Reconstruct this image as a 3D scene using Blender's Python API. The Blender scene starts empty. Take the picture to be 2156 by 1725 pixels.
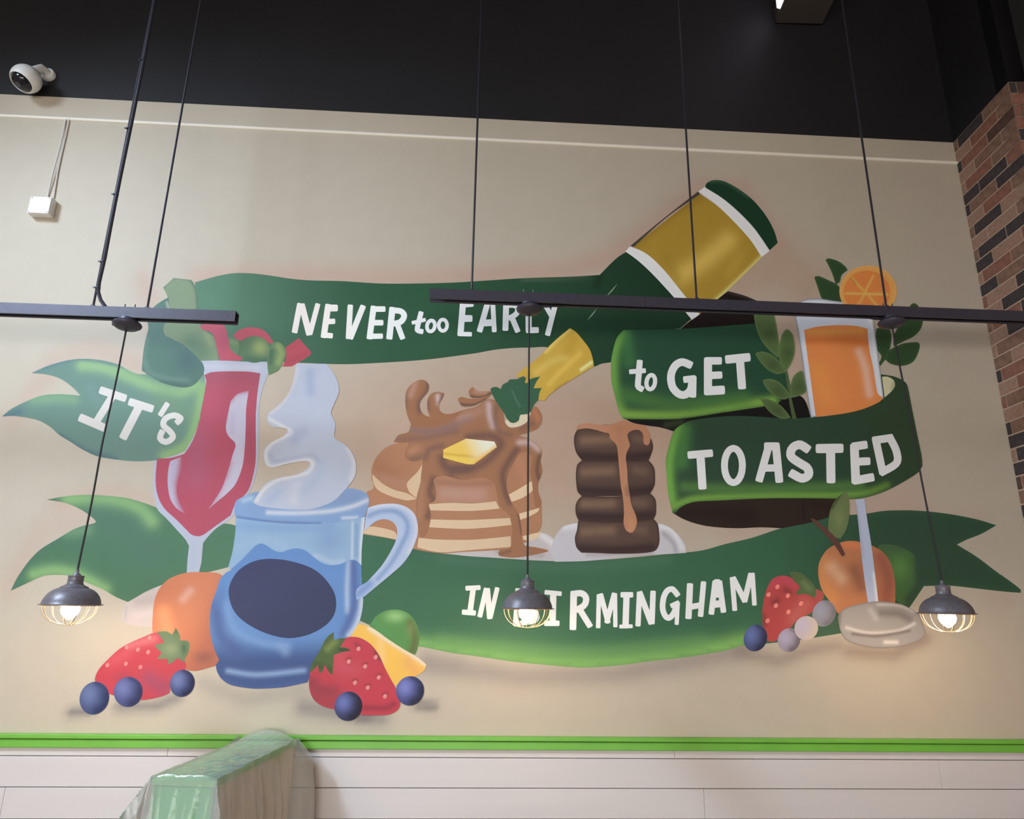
import bpy, bmesh, math, random
import numpy as np
from mathutils import Vector, Matrix
from mathutils.geometry import delaunay_2d_cdt

random.seed(4)
rng = np.random.RandomState(7)
sc = bpy.context.scene
COL = sc.collection

# ------------------------------------------------------------------ camera
FPX, CX, CY = 1440.0, 1078.0, 862.5
D, EYE = 3.6, 1.6                       # distance to the mural wall, eye height
_h = np.array([29000., 866., 1440.]); _h /= np.linalg.norm(_h)
_v = np.array([81., -5100., 1440.]); _v -= _h * (_v @ _h); _v /= np.linalg.norm(_v)
_n = np.cross(_v, _h)
RW = np.array([_h, _n, _v])             # camera axes (right, down, forward) -> world (x, y, z)
CAM = np.array([0., -D, EYE])
cam = bpy.data.cameras.new('camera')
cam.sensor_fit = 'HORIZONTAL'; cam.sensor_width = 36.0; cam.lens = FPX / 2156 * 36.0
cam.clip_start = 0.05; cam.clip_end = 100
camo = bpy.data.objects.new('camera', cam); COL.objects.link(camo)
m = Matrix.Identity(4)
for i in range(3):
    m[i][0] = RW[i][0]; m[i][1] = -RW[i][1]; m[i][2] = -RW[i][2]; m[i][3] = CAM[i]
camo.matrix_world = m
sc.camera = camo

# ------------------------------------------------------------------ light and exposure
vs = sc.view_settings
vs.view_transform = 'Standard'; vs.look = 'None'; vs.gamma = 1.0; vs.use_curve_mapping = False
vs.exposure = 0.0
world = bpy.data.worlds.new('world'); sc.world = world; world.use_nodes = True
world.node_tree.nodes['Background'].inputs[0].default_value = (0.75, 0.85, 1.0, 1)
world.node_tree.nodes['Background'].inputs[1].default_value = 0.4

def area_light(name, loc, target, sx, sy, power, color):
    l = bpy.data.lights.new(name, 'AREA'); l.shape = 'RECTANGLE'; l.size = sx; l.size_y = sy
    l.energy = power; l.color = color
    o = bpy.data.objects.new(name, l); COL.objects.link(o); o.location = loc
    d = Vector(target) - Vector(loc)
    o.rotation_euler = d.to_track_quat('-Z', 'Y').to_euler()
    return o
# daylight entering by the high window in the left wall, and a soft fill added behind the camera
kl = area_light('daylight_high_window', (-4.15, -2.75, 4.9), (-0.3, 0.0, 0.4), 1.05, 1.05, 106, (0.64, 0.81, 1.0))
kl.data.spread = math.radians(92)
area_light('added_rear_fill', (-1.3, -8.45, 1.25), (-0.7, 0.0, 0.6), 5.6, 1.9, 300, (1.0, 0.965, 0.93))

# ------------------------------------------------------------------ helpers
def ray(x, y):
    return RW @ np.array([x - CX, y - CY, FPX])
def at(x, y, d=0.0):
    "the point of the plane d metres in front of the mural wall that is seen at a pixel"
    r = ray(x, y); t = (D - d) / r[1]
    return CAM + r * t
def atz(x, y, z):
    r = ray(x, y); t = (z - EYE) / r[2]
    return CAM + r * t
def lin(c):
    c = np.asarray(c, float) / 255.0
    return np.where(c <= 0.04045, c / 12.92, ((c + 0.055) / 1.055) ** 2.4)
def L4(c):
    l = lin(c); return (float(l[0]), float(l[1]), float(l[2]), 1.0)

MATS = {}
def mat(name, color, rough=0.5, metal=0.0, noise=0.0, nscale=20.0, bump=0.0, bscale=60.0, emit=0.0, ecol=None, stretch=None, spec=0.5):
    if name in MATS: return MATS[name]
    m = bpy.data.materials.new(name); m.use_nodes = True
    nt = m.node_tree; b = nt.nodes['Principled BSDF']
    b.inputs['Base Color'].default_value = L4(color)
    b.inputs['Roughness'].default_value = rough; b.inputs['Metallic'].default_value = metal
    b.inputs['Specular IOR Level'].default_value = spec
    tc = nt.nodes.new('ShaderNodeTexCoord'); mp = nt.nodes.new('ShaderNodeMapping')
    nt.links.new(tc.outputs['Object'], mp.inputs['Vector'])
    if stretch: mp.inputs['Scale'].default_value = stretch
    if noise > 0:
        n = nt.nodes.new('ShaderNodeTexNoise'); n.inputs['Scale'].default_value = nscale; n.inputs['Detail'].default_value = 4
        nt.links.new(mp.outputs[0], n.inputs['Vector'])
        r = nt.nodes.new('ShaderNodeMapRange'); r.inputs[1].default_value = 0.3; r.inputs[2].default_value = 0.7
        r.inputs[3].default_value = 1 - noise; r.inputs[4].default_value = 1 + noise
        nt.links.new(n.outputs['Fac'], r.inputs[0])
        mx = nt.nodes.new('ShaderNodeVectorMath'); mx.operation = 'SCALE'
        mx.inputs[0].default_value = L4(color)[:3]
        nt.links.new(r.outputs[0], mx.inputs['Scale'])
        nt.links.new(mx.outputs[0], b.inputs['Base Color'])
    if bump > 0:
        n2 = nt.nodes.new('ShaderNodeTexNoise'); n2.inputs['Scale'].default_value = bscale; n2.inputs['Detail'].default_value = 3
        nt.links.new(mp.outputs[0], n2.inputs['Vector'])
        bp = nt.nodes.new('ShaderNodeBump'); bp.inputs['Strength'].default_value = bump; bp.inputs['Distance'].default_value = 0.004
        nt.links.new(n2.outputs['Fac'], bp.inputs['Height']); nt.links.new(bp.outputs[0], b.inputs['Normal'])
    if emit > 0:
        b.inputs['Emission Color'].default_value = L4(ecol or color); b.inputs['Emission Strength'].default_value = emit
    MATS[name] = m
    return m
def paint_material(name, rough, bump):
    m = bpy.data.materials.new(name); m.use_nodes = True
    nt = m.node_tree; b = nt.nodes['Principled BSDF']
    a = nt.nodes.new('ShaderNodeAttribute'); a.attribute_name = 'paint'
    n = nt.nodes.new('ShaderNodeTexNoise'); n.inputs['Scale'].default_value = 9; n.inputs['Detail'].default_value = 6
    tc = nt.nodes.new('ShaderNodeTexCoord'); nt.links.new(tc.outputs['Object'], n.inputs['Vector'])
    r = nt.nodes.new('ShaderNodeMapRange'); r.inputs[1].default_value = 0.3; r.inputs[2].default_value = 0.7
    r.inputs[3].default_value = 0.98; r.inputs[4].default_value = 1.02
    nt.links.new(n.outputs['Fac'], r.inputs[0])
    s = nt.nodes.new('ShaderNodeVectorMath'); s.operation = 'SCALE'
    nt.links.new(a.outputs['Color'], s.inputs[0]); nt.links.new(r.outputs[0], s.inputs['Scale'])
    nt.links.new(s.outputs[0], b.inputs['Base Color'])
    b.inputs['Roughness'].default_value = rough; b.inputs['Specular IOR Level'].default_value = 0.25
    n2 = nt.nodes.new('ShaderNodeTexNoise'); n2.inputs['Scale'].default_value = 160; n2.inputs['Detail'].default_value = 2
    nt.links.new(tc.outputs['Object'], n2.inputs['Vector'])
    bp = nt.nodes.new('ShaderNodeBump'); bp.inputs['Strength'].default_value = bump; bp.inputs['Distance'].default_value = 0.002
    nt.links.new(n2.outputs['Fac'], bp.inputs['Height']); nt.links.new(bp.outputs[0], b.inputs['Normal'])
    return m
PAINT = paint_material('mural_paint', 0.52, 0.25)
WALLPAINT = paint_material('cream_wall_paint', 0.55, 0.35)

def tag(o, label=None, cat=None, group=None, kind=None):
    if label: o['label'] = label
    if cat: o['category'] = cat
    if group: o['group'] = group
    if kind: o['kind'] = kind
    return o
def put(o, parent=None):
    COL.objects.link(o)
    if parent is not None:
        o.parent = parent
        if parent.parent is None: o.matrix_parent_inverse = Matrix.Translation(-parent.location)
    return o
def empty(name, loc, label=None, cat=None, group=None):
    o = bpy.data.objects.new(name, None); o.empty_display_size = 0.1
    COL.objects.link(o); o.location = loc
    return tag(o, label, cat, group)
def obj(name, bm, material, parent=None, smooth=False):
    me = bpy.data.meshes.new(name); bmesh.ops.recalc_face_normals(bm, faces=bm.faces[:]); bm.to_mesh(me); bm.free()
    me.materials.append(material)
    if smooth:
        for p in me.polygons: p.use_smooth = True
        try: me.set_sharp_from_angle(angle=math.radians(40))
        except Exception: pass
    return put(bpy.data.objects.new(name, me), parent)
def pyobj(name, verts, faces, material, parent=None, smooth=False):
    bm = bmesh.new(); vs_ = [bm.verts.new(v) for v in verts]
    for f in faces:
        try: bm.faces.new([vs_[i] for i in f])
        except ValueError: pass
    return obj(name, bm, material, parent, smooth)
def add_box(bm, x0, x1, y0, y1, z0, z1, bev=0.0, mtx=None):
    r = bmesh.ops.create_cube(bm, size=1.0); vv = r['verts']
    for v in vv:
        v.co = Vector(((x0 + x1) / 2 + v.co.x * (x1 - x0), (y0 + y1) / 2 + v.co.y * (y1 - y0), (z0 + z1) / 2 + v.co.z * (z1 - z0)))
    if bev > 0:
        es = list({e for v in vv for e in v.link_edges})
        g = bmesh.ops.bevel(bm, geom=es, offset=bev, segments=2, affect='EDGES', profile=0.5)
        vv = list({v for f in g['faces'] for v in f.verts} | {v for v in vv if v.is_valid})
    if mtx is not None:
        for v in vv: v.co = mtx @ v.co
    return vv
def box(name, a, b, material, parent=None, bev=0.0):
    bm = bmesh.new()
    add_box(bm, min(a[0], b[0]), max(a[0], b[0]), min(a[1], b[1]), max(a[1], b[1]), min(a[2], b[2]), max(a[2], b[2]), bev)
    return obj(name, bm, material, parent)
def add_tube(bm, pts, r, seg=8, caps=True):
    pts = [Vector(p) for p in pts]; rings = []
    t0 = (pts[1] - pts[0]).normalized()
    up = Vector((0, 0, 1)) if abs(t0.z) < 0.9 else Vector((1, 0, 0))
    nx = t0.cross(up).normalized()
    for i, p in enumerate(pts):
        t = (pts[min(i + 1, len(pts) - 1)] - pts[max(i - 1, 0)]).normalized()
        nx = (nx - t * nx.dot(t)).normalized(); ny = t.cross(nx)
        rr = r[i] if isinstance(r, (list, tuple)) else r
        rings.append([bm.verts.new(p + (nx * math.cos(a) + ny * math.sin(a)) * rr) for a in [2 * math.pi * k / seg for k in range(seg)]])
    for a, b in zip(rings[:-1], rings[1:]):
        for k in range(seg): bm.faces.new((a[k], a[(k + 1) % seg], b[(k + 1) % seg], b[k]))
    if caps:
        bm.faces.new(rings[0]); bm.faces.new(rings[-1][::-1])
def tube(name, pts, r, material, parent=None, seg=8):
    bm = bmesh.new(); add_tube(bm, pts, r, seg); return obj(name, bm, material, parent, True)
def add_lathe(bm, prof, seg=40, center=(0, 0, 0), mtx=None):
    c = Vector(center); rings = []
    for r, z in prof:
        if r < 1e-6: co = [Vector((0, 0, z))]
        else: co = [Vector((r * math.cos(2 * math.pi * k / seg), r * math.sin(2 * math.pi * k / seg), z)) for k in range(seg)]
        rings.append([bm.verts.new((mtx @ q if mtx is not None else q) + c) for q in co])
    for a, b in zip(rings[:-1], rings[1:]):
        if len(a) == 1 and len(b) == 1: continue
        for k in range(seg):
            k2 = (k + 1) % seg
            if len(a) == 1: bm.faces.new((a[0], b[k], b[k2]))
            elif len(b) == 1: bm.faces.new((a[k], a[k2], b[0]))
            else: bm.faces.new((a[k], a[k2], b[k2], b[k]))
def lathe(name, prof, center, material, parent=None, seg=40, mtx=None):
    bm = bmesh.new(); add_lathe(bm, prof, seg, center, mtx); return obj(name, bm, material, parent, True)

# ------------------------------------------------------------------ paint colours of the mural
# The colour seen in the photograph is divided by the light that falls on the plain cream wall next to it.
CREAM = lin((196, 184, 166))
WALL_FIT = np.array([(0.2766,0.3259,0.3509),(3.8312,3.5862,3.1964),(-9.1323,-8.4864,-7.5645),(6.2515,5.5464,4.7288),(-1.0099,-1.5901,-1.9378),(-5.5770,-2.8880,-0.9968),(23.1447,17.5572,13.5032),(-18.6039,-14.3092,-11.2800),(2.4093,3.5096,4.2305),(-1.9797,-8.3173,-12.7438),(-18.6308,-5.2895,4.2010),(20.9585,11.2503,4.5289),(-1.7692,-2.3421,-2.7311),(5.5884,9.2453,11.8722),(1.0143,-6.7915,-12.4307),(-6.1370,-0.5236,3.4027)])
WALL_FIT = np.array([(0.1944,0.2488,0.2831),(4.1298,3.8336,3.3574),(-9.5801,-8.7959,-7.7221),(6.4581,5.6589,4.7783),(-0.5267,-1.1176,-1.5379),(-7.7736,-4.8826,-2.4359),(26.4706,20.3362,15.1948),(-20.2969,-15.6098,-11.9670),(1.5468,2.6497,3.4695),(1.8052,-4.7132,-9.7821),(-23.8285,-10.0037,0.6337),(23.2946,13.2516,5.9533),(-1.3098,-1.8734,-2.2936),(3.7233,7.3834,10.1532),(3.2084,-4.6118,-10.3940),(-6.8803,-1.2688,2.6383)])
def wall_seen(x, y):
    "light reflected by the plain cream wall at a spot, without any picture on it"
    u, v = min(max(x, 0), 2100) / 2156.0, min(max(y, 320), 1530) / 1725.0
    return np.maximum(np.array([u ** i * v ** j for i in range(4) for j in range(4)]) @ WALL_FIT, 0.05)
def veil(x):
    return max(0.0, 1 - x / 950.0) * 0.2 * np.array([0.085, 0.105, 0.135])  # takes off only part of the lens haze; the rest stays in the paint
def paint(c, x, y):
    w = wall_seen(x, y); l = np.maximum(lin(c) - veil(x) - 0.009, 0.004)        # less the sheen of the paint
    return np.clip(l / w * CREAM, 0.004, 0.92)

def crom(P, closed=True):
    "smooth line through points; a third value 1 marks a sharp corner"
    n = len(P); cor = [i for i in range(n) if len(P[i]) > 2 and P[i][2]]
    Q = [np.array(p[:2], float) for p in P]
    def seg(idx, cyc=False):
        out = []; k = len(idx)
        rngk = range(k if cyc else k - 1)
        for j in rngk:
            p1, p2 = Q[idx[j]], Q[idx[(j + 1) % k]]
            p0 = Q[idx[j - 1]] if (j > 0 or cyc) else p1
            p3 = Q[idx[(j + 2) % k]] if (j + 2 < k or cyc) else p2
            st = max(2, min(10, int(np.linalg.norm(p2 - p1) / 5)))
            d = np.linalg.norm(p2 - p1)
            m1 = (p2 - p0) * 0.5; m2 = (p3 - p1) * 0.5
            for mm in (m1, m2):
                l = np.linalg.norm(mm)
                if l > d: mm *= d / l
            for s in range(st):
                t = s / st
                out.append((2*t**3 - 3*t*t + 1) * p1 + (t**3 - 2*t*t + t) * m1 + (-2*t**3 + 3*t*t) * p2 + (t**3 - t*t) * m2)
        return out
    if not closed: return np.array(seg(list(range(n))) + [Q[-1]])
    if not cor: return np.array(seg(list(range(n)), True))
    out = []
    for a, b in zip(cor, cor[1:] + [cor[0] + n]):
        out += seg([i % n for i in range(a, b + 1)])
    return np.array(out)
def dist_poly(X, P, closed=False):
    P = np.asarray(P, float); best = np.full(len(X), 1e9)
    if len(P) == 1: return np.linalg.norm(X - P[0], axis=1)
    Q = np.vstack([P, P[:1]]) if closed else P
    for a, b in zip(Q[:-1], Q[1:]):
        ab = b - a; t = np.clip(((X - a) @ ab) / max(ab @ ab, 1e-9), 0, 1)
        best = np.minimum(best, np.linalg.norm(X - a - t[:, None] * ab, axis=1))
    return best
def inside(X, P):
    c = np.zeros(len(X), bool); j = len(P) - 1
    for i in range(len(P)):
        xi, yi = P[i]; xj, yj = P[j]
        cond = ((yi > X[:, 1]) != (yj > X[:, 1])) & (X[:, 0] < (xj - xi) * (X[:, 1] - yi) / (yj - yi + 1e-12) + xi)
        c ^= cond; j = i
    return c
class Tile:
    "a close-up of the photograph: its corner and its magnification"
    def __init__(s, x, y, k): s.o = np.array([x, y], float); s.k = k
    def __call__(s, *p): return [tuple(np.array(q[:2]) / s.k + s.o) + tuple(q[2:]) for q in p]
    def r(s, v): return v / s.k
PX = Tile(0, 0, 1.0)
TA, TB, TC, TD, TE = Tile(0,720,4.9), Tile(0,1020,4.9), Tile(120,1300,4.9), Tile(280,560,4.9), Tile(300,860,4.9)
TF, TG, TH, TI, TJ = Tile(420,1010,4.312), Tile(560,1270,5.39), Tile(760,780,4.207), Tile(1000,680,7.7), Tile(1180,860,5.2286)
TK, TL, TM, TN, TO = Tile(1230,360,4.9), Tile(1260,640,4.9), Tile(1560,530,4.6625), Tile(1380,780,3.5933), Tile(1540,1020,4.539)
TP, TQ, TR, TS, TT, TU = Tile(1840,1040,6.636), Tile(860,1120,2.764), Tile(590,620,6.955), Tile(860,640,6.341), Tile(960,1190,6.341), Tile(1280,1190,6.341)

def shade(X, base, ops, cen, outline=None):
    "base colour plus soft airbrush strokes, at the points X (pixels)"
    C = np.tile(paint(base, *cen), (len(X), 1))
    for op in ops:
        if op[0] == 's':                       # stroke: line, radius, colour, strength
            _, P, r, c, a = op
            P2 = crom(P, False) if len(P) > 2 else [p[:2] for p in P]
            d = dist_poly(X, P2); w = a * np.exp(-(d / (r * 0.72)) ** 2)
        elif op[0] == 'b':                     # blob: centre, rx, ry, colour, strength
            _, (p,), rx, ry, c, a = op
            d = np.hypot((X[:, 0] - p[0]) / rx, (X[:, 1] - p[1]) / ry); w = a * np.exp(-d ** 2 * 1.4)
        elif op[0] == 'e':                     # edge: width, colour, strength
            _, r, c, a = op
            d = dist_poly(X, outline, True); w = a * np.exp(-(d / r) ** 2)
        elif op[0] == 'g':                     # gradient from p to q
            _, (p, q), c, a = op
            p = np.array(p[:2]); q = np.array(q[:2]); t = np.clip(((X - p) @ (q - p)) / ((q - p) @ (q - p)), 0, 1); w = a * t * t * (3 - 2 * t)
        C = C * (1 - w[:, None]) + paint(c, *cen) * w[:, None]
    return C
LAYERS = []
def layer_for(bb):
    k = 1
    for b, l in LAYERS:
        if bb[0] < b[2] and bb[2] > b[0] and bb[1] < b[3] and bb[3] > b[1]: k = max(k, l + 1)
    LAYERS.append((bb, k)); return k
def paint_mesh(name, V, F, C, k, parent):
    d = 0.0004 + k * 0.00022
    me = bpy.data.meshes.new(name)
    me.from_pydata([tuple(at(x, y, d)) for x, y in V], [], F)
    a = me.color_attributes.new('paint', 'FLOAT_COLOR', 'POINT')
    a.data.foreach_set('color', np.column_stack([C, np.ones(len(C))]).astype(np.float32).ravel())
    me.materials.append(PAINT); me.update()
    if len(me.polygons) and me.polygons[0].normal.y > 0: me.flip_normals()
    return put(bpy.data.objects.new(name, me), parent)
def el(name, pts, base, ops=(), parent=None, smooth=True, label=None, over=None):
    O = crom(pts) if smooth else np.array([p[:2] for p in pts], float)
    keep = [0]
    for i in range(1, len(O)):
        if np.linalg.norm(O[i] - O[keep[-1]]) > 0.4: keep.append(i)
    O = O[keep]
    lo, hi = O.min(0), O.max(0); area = max(60.0, (hi - lo)[0] * (hi - lo)[1])
    h = max(2.6, math.sqrt(area / 4200.0))
    gx, gy = np.meshgrid(np.arange(lo[0] + h / 2, hi[0], h), np.arange(lo[1] + h / 2, hi[1], h * 0.88))
    gx = gx + (np.arange(gx.shape[0]) % 2)[:, None] * h / 2
    G = np.column_stack([gx.ravel(), gy.ravel()])
    if len(G):
        G = G[inside(G, O)]
        if len(G): G = G[dist_poly(G, O, True) > h * 0.35]
    pts2 = [Vector(p) for p in O] + [Vector(p) for p in G]
    nO = len(O)
    r = delaunay_2d_cdt(pts2, [(i, (i + 1) % nO) for i in range(nO)], [], 0, 1e-4, True)
    V = np.array([tuple(v) for v in r[0]]); FA = np.array(r[2])
    F = FA[inside(V[FA].mean(1), O)].tolist()
    cen = O.mean(0)
    C = shade(V, base, ops, cen, O)
    k = layer_for((lo[0], lo[1], hi[0], hi[1]))
    o = paint_mesh(name, V, F, C, k, parent)
    if label: o['label'] = label
    return o
def ell(t, cx, cy, rx, ry, rot=0.0, n=28):
    ca, sa = math.cos(rot), math.sin(rot)
    return t(*[(cx + rx * math.cos(a) * ca - ry * math.sin(a) * sa, cy + rx * math.cos(a) * sa + ry * math.sin(a) * ca) for a in [2 * math.pi * i / n for i in range(n)]])
def letter(tile, strokes, parent, color=(238, 238, 242)):
    "strokes: (width, points...) drawn with a flat brush; a point list of one dict is a ring"
    V, Fc = [], []
    def poly(ps):
        q = np.array(ps)
        if np.sum(q[:, 0] * np.roll(q[:, 1], -1) - q[:, 1] * np.roll(q[:, 0], -1)) < 0: ps = ps[::-1]
        b = len(V); V.extend(Vector(p) for p in ps); Fc.append(list(range(b, b + len(ps))))
    for st in strokes:
        w = st[0] / tile.k / 2; P = tile(*st[1:])
        P = crom(P, False) if len(P) > 3 else np.array([p[:2] for p in P])
        for a, b in zip(P[:-1], P[1:]):
            d = b - a; l = np.linalg.norm(d)
            if l < 1e-6: continue
            nrm = np.array([-d[1], d[0]]) / l * w
            poly([a + nrm, b + nrm, b - nrm, a - nrm][::-1])
        for p in P[1:-1]:
            poly([p + w * 0.98 * np.array([math.cos(t), math.sin(t)]) for t in [2 * math.pi * (k + 0.5) / 10 for k in range(10)]])
        if np.linalg.norm(P[0] - P[-1]) > 1e-6:                       # flat brush ends with worn corners
            for p, q in ((P[0], P[1]), (P[-1], P[-2])):
                d = (p - q) / np.linalg.norm(p - q); nn = np.array([-d[1], d[0]])
                poly([p + d * w * u_ + nn * w * v_ for u_, v_ in ((-0.05, 1), (0.66, 0.97), (0.84, 0.74), (0.90, 0.1), (0.86, -0.7), (0.70, -0.96), (-0.05, -1))])
        else: poly([P[0] + w * 0.98 * np.array([math.cos(t), math.sin(t)]) for t in [2 * math.pi * (k + 0.5) / 10 for k in range(10)]])
    r = delaunay_2d_cdt(V, [], Fc, 0, 1e-4, True)
    VV = np.array([tuple(v) for v in r[0]]); F = [f for f, of in zip(r[2], r[5]) if of]
    lo, hi = VV.min(0), VV.max(0)
    C = np.tile(paint(color, *VV.mean(0)), (len(VV), 1))
    return paint_mesh('letter', VV, F, C, layer_for((lo[0], lo[1], hi[0], hi[1])), parent)
def ring(cx, cy, rx, ry, rot=0.0, n=20):
    ca, sa = math.cos(rot), math.sin(rot)
    return [(cx + rx * math.cos(a) * ca - ry * math.sin(a) * sa, cy + rx * math.cos(a) * sa + ry * math.sin(a) * ca) for a in [2 * math.pi * i / n for i in range(n + 1)]]

# ================================================================== THE ROOM
Z_TOP = float(at(1078, 253)[2]); Z_BEAD = float(at(1078, 297)[2]); Z_RAIL = float(at(1078, 1550)[2]); Z_RAILB = float(at(1078, 1578)[2]); Z_RAILM = float(at(1078, 1560)[2])
XC = float(at(2030, 420)[0])                       # inside corner with the brick pier
XL, YB, ZC = -4.25, -8.6, 6.7
black = mat('black_wall_paint', (27, 25, 29), 0.65, noise=0.12, nscale=3, bump=0.25, bscale=90)

# cream wall carrying the mural: its own paint has soft airbrushed tones around the pictures
def wall_ground():
    xs = np.arange(XL, XC + 0.02, 0.028); xs[-1] = XC
    zs = np.arange(Z_RAIL - 0.02, Z_TOP, 0.028); zs = np.append(zs, Z_TOP)
    V = [(x, 0.0, z) for z in zs for x in xs]; nx = len(xs)
    F = [(j*nx+i, j*nx+i+1, (j+1)*nx+i+1, (j+1)*nx+i) for j in range(len(zs)-1) for i in range(nx-1)]
    W = np.array(V) - CAM; Cc = W @ RW                     # world -> camera axes
    X = np.column_stack([CX + FPX * Cc[:, 0] / Cc[:, 2], CY + FPX * Cc[:, 1] / Cc[:, 2]])
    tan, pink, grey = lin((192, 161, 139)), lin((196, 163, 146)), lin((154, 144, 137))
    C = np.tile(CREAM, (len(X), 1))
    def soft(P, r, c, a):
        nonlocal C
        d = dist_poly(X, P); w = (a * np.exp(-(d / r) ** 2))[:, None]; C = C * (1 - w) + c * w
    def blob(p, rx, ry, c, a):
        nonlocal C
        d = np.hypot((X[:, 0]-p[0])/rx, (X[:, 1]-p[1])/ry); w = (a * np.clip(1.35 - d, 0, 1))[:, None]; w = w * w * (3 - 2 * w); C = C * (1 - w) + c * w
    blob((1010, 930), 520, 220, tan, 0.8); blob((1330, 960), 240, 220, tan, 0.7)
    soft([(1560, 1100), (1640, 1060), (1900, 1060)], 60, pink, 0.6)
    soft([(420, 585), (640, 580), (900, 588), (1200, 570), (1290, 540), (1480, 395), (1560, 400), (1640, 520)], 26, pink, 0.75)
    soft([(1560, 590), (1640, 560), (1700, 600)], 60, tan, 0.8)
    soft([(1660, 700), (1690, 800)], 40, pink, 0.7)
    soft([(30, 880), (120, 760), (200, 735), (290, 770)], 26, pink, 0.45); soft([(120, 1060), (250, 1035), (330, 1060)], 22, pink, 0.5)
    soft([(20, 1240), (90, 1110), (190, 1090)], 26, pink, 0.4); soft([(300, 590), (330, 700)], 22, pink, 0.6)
    soft([(900, 1400), (1100, 1425), (1300, 1420), (1560, 1370)], 26, grey, 0.75)
    soft([(900, 1390), (960, 1405)], 22, grey, 0.5)
    soft([(150, 1500), (190, 1498)], 13, lin((122, 117, 115)), 0.85); soft([(250, 1490), (330, 1487), (375, 1468)], 14, lin((130, 126, 123)), 0.8)
    soft([(640, 1490), (720, 1500), (800, 1510)], 22, lin((130, 122, 122)), 0.75); soft([(880, 1485), (912, 1488)], 12, lin((122, 115, 113)), 0.9)
    soft([(760, 1512), (772, 1510)], 12, lin((113, 104, 106)), 0.8); soft([(430, 1440), (520, 1475), (640, 1450)], 22, grey, 0.5)
    soft([(1560, 1372), (1640, 1392), (1700, 1370), (1760, 1360)], 18, lin((139, 123, 116)), 0.6); soft([(1790, 1372), (1880, 1378), (1945, 1345)], 20, lin((143, 123, 115)), 0.7)
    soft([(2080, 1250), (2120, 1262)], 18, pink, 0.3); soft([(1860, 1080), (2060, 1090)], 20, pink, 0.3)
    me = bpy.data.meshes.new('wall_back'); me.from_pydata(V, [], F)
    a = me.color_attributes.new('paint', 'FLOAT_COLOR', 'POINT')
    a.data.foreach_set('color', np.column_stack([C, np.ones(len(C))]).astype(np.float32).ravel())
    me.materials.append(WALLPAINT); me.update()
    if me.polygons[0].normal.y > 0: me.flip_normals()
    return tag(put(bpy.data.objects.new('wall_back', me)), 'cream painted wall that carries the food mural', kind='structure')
wall_ground()
tag(box('wall_back_upper', (XL, 0.0, Z_TOP), (XC + 0.6, 0.08, ZC), black), 'black painted upper wall above the cream mural wall', kind='structure')
cream_trim = mat('cream_trim_paint', (244, 236, 222), 0.45)
bm = bmesh.new(); add_tube(bm, [(XL, 0.0015, Z_BEAD), (XC, 0.0015, Z_BEAD)], 0.012, 10)
tag(obj('trim_1', bm, cream_trim, None, True), 'thin cream bead running along the wall under the black paint', kind='structure')

# green chair rail: a narrow cap above a wider board
lime = mat('lime_green_rail_paint', (112, 180, 66), 0.42, noise=0.05, nscale=6)
rail = empty('trim_2', (0, 0, Z_RAILB)); tag(rail, 'lime green chair rail between the mural and the white planks', kind='structure')
box('rail_cap', (XL, 0.0, Z_RAILM + 0.002), (XC, -0.030, Z_RAIL), lime, rail, 0.003)
box('rail_board', (XL, 0.0, Z_RAILB), (XC, -0.022, Z_RAILM - 0.001), lime, rail, 0.003)

# white shiplap below
plank_m = mat('white_plank_paint', (214, 207, 206), 0.42, noise=0.03, nscale=2, stretch=(0.4, 1, 6))
wl = box('wall_back_lower', (XL, 0.01, 0.0), (XC, 0.08, Z_RAIL), mat('plank_gap', (110, 96, 92), 0.8)); tag(wl, 'wall of white horizontal planks under the green rail', kind='structure')
zt = float(at(1078, 1596)[2]); z2 = float(at(1078, 1659.5)[2]); PH = zt - z2
xj = {1: [float(at(1978, 1630)[0]), -3.2], 2: [float(at(1482, 1690)[0]), -2.1], 0: [1.0, -1.4]}
row = 0; ztop = Z_RAILB - 0.001; zb = zt
while ztop > 0.03:
    js = sorted([XL] + xj.get(row, [random.uniform(-3.5, -1), random.uniform(0.2, 2.6)]) + [XC])
    for a, b in zip(js[:-1], js[1:]):
        box('plank', (a + 0.0006, 0.012, max(0.0, zb) + 0.0018), (b - 0.0006, -0.008, ztop - 0.0012), plank_m, wl, 0.0016)
    ztop = zb; zb -= PH; row += 1

# brick pier on the right: stands 5 degrees off square to the mural wall
dd = np.array([1135 - CX, 1265 - CY, FPX]); dirn = RW @ dd; dirn[2] = 0; dirn /= -np.linalg.norm(dirn)     # towards the room
pc = np.array([XC, 0, 0.])
pz = atz(2124.4, 172.8, Z_TOP)
LEN = float((pz - pc)[:2] @ dirn[:2])
pe = pc + dirn * LEN
nrm = np.array([dirn[1], -dirn[0], 0.]); nrm = -nrm if nrm[0] > 0 else nrm                                 # faces left, into the room
mortar = mat('mortar', (200, 174, 152), 0.9, bump=0.4, bscale=200)
def wallpanel(name, a, b, z0, z1, th, nin, material, label):
    a = np.array(a); b = np.array(b); o = -np.array(nin) * th
    vs_ = []
    for p in (a, b, b + o, a + o):
        for z in (z0, z1): vs_.append((p[0], p[1], z))
    w = pyobj(name, vs_, [(0,1,3,2), (2,3,5,4), (4,5,7,6), (6,7,1,0), (0,2,4,6), (1,7,5,3)], material)
    return tag(w, label, kind='structure')
wr = wallpanel('wall_right', pc, pe, 0.0, Z_TOP, 0.1, nrm, mortar, 'side of the brick pier meeting the mural wall')
wallpanel('wall_right_upper', pc, pe, Z_TOP, ZC, 0.1, nrm, black, 'black painted wall above the side of the brick pier')
d2 = -nrm; n2 = dirn; pr = pe + d2 * 2.6
wf = wallpanel('wall_right_front', pe, pr, 0.0, Z_TOP, 0.1, n2, mortar, 'front of the brick pier facing the room')
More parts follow.
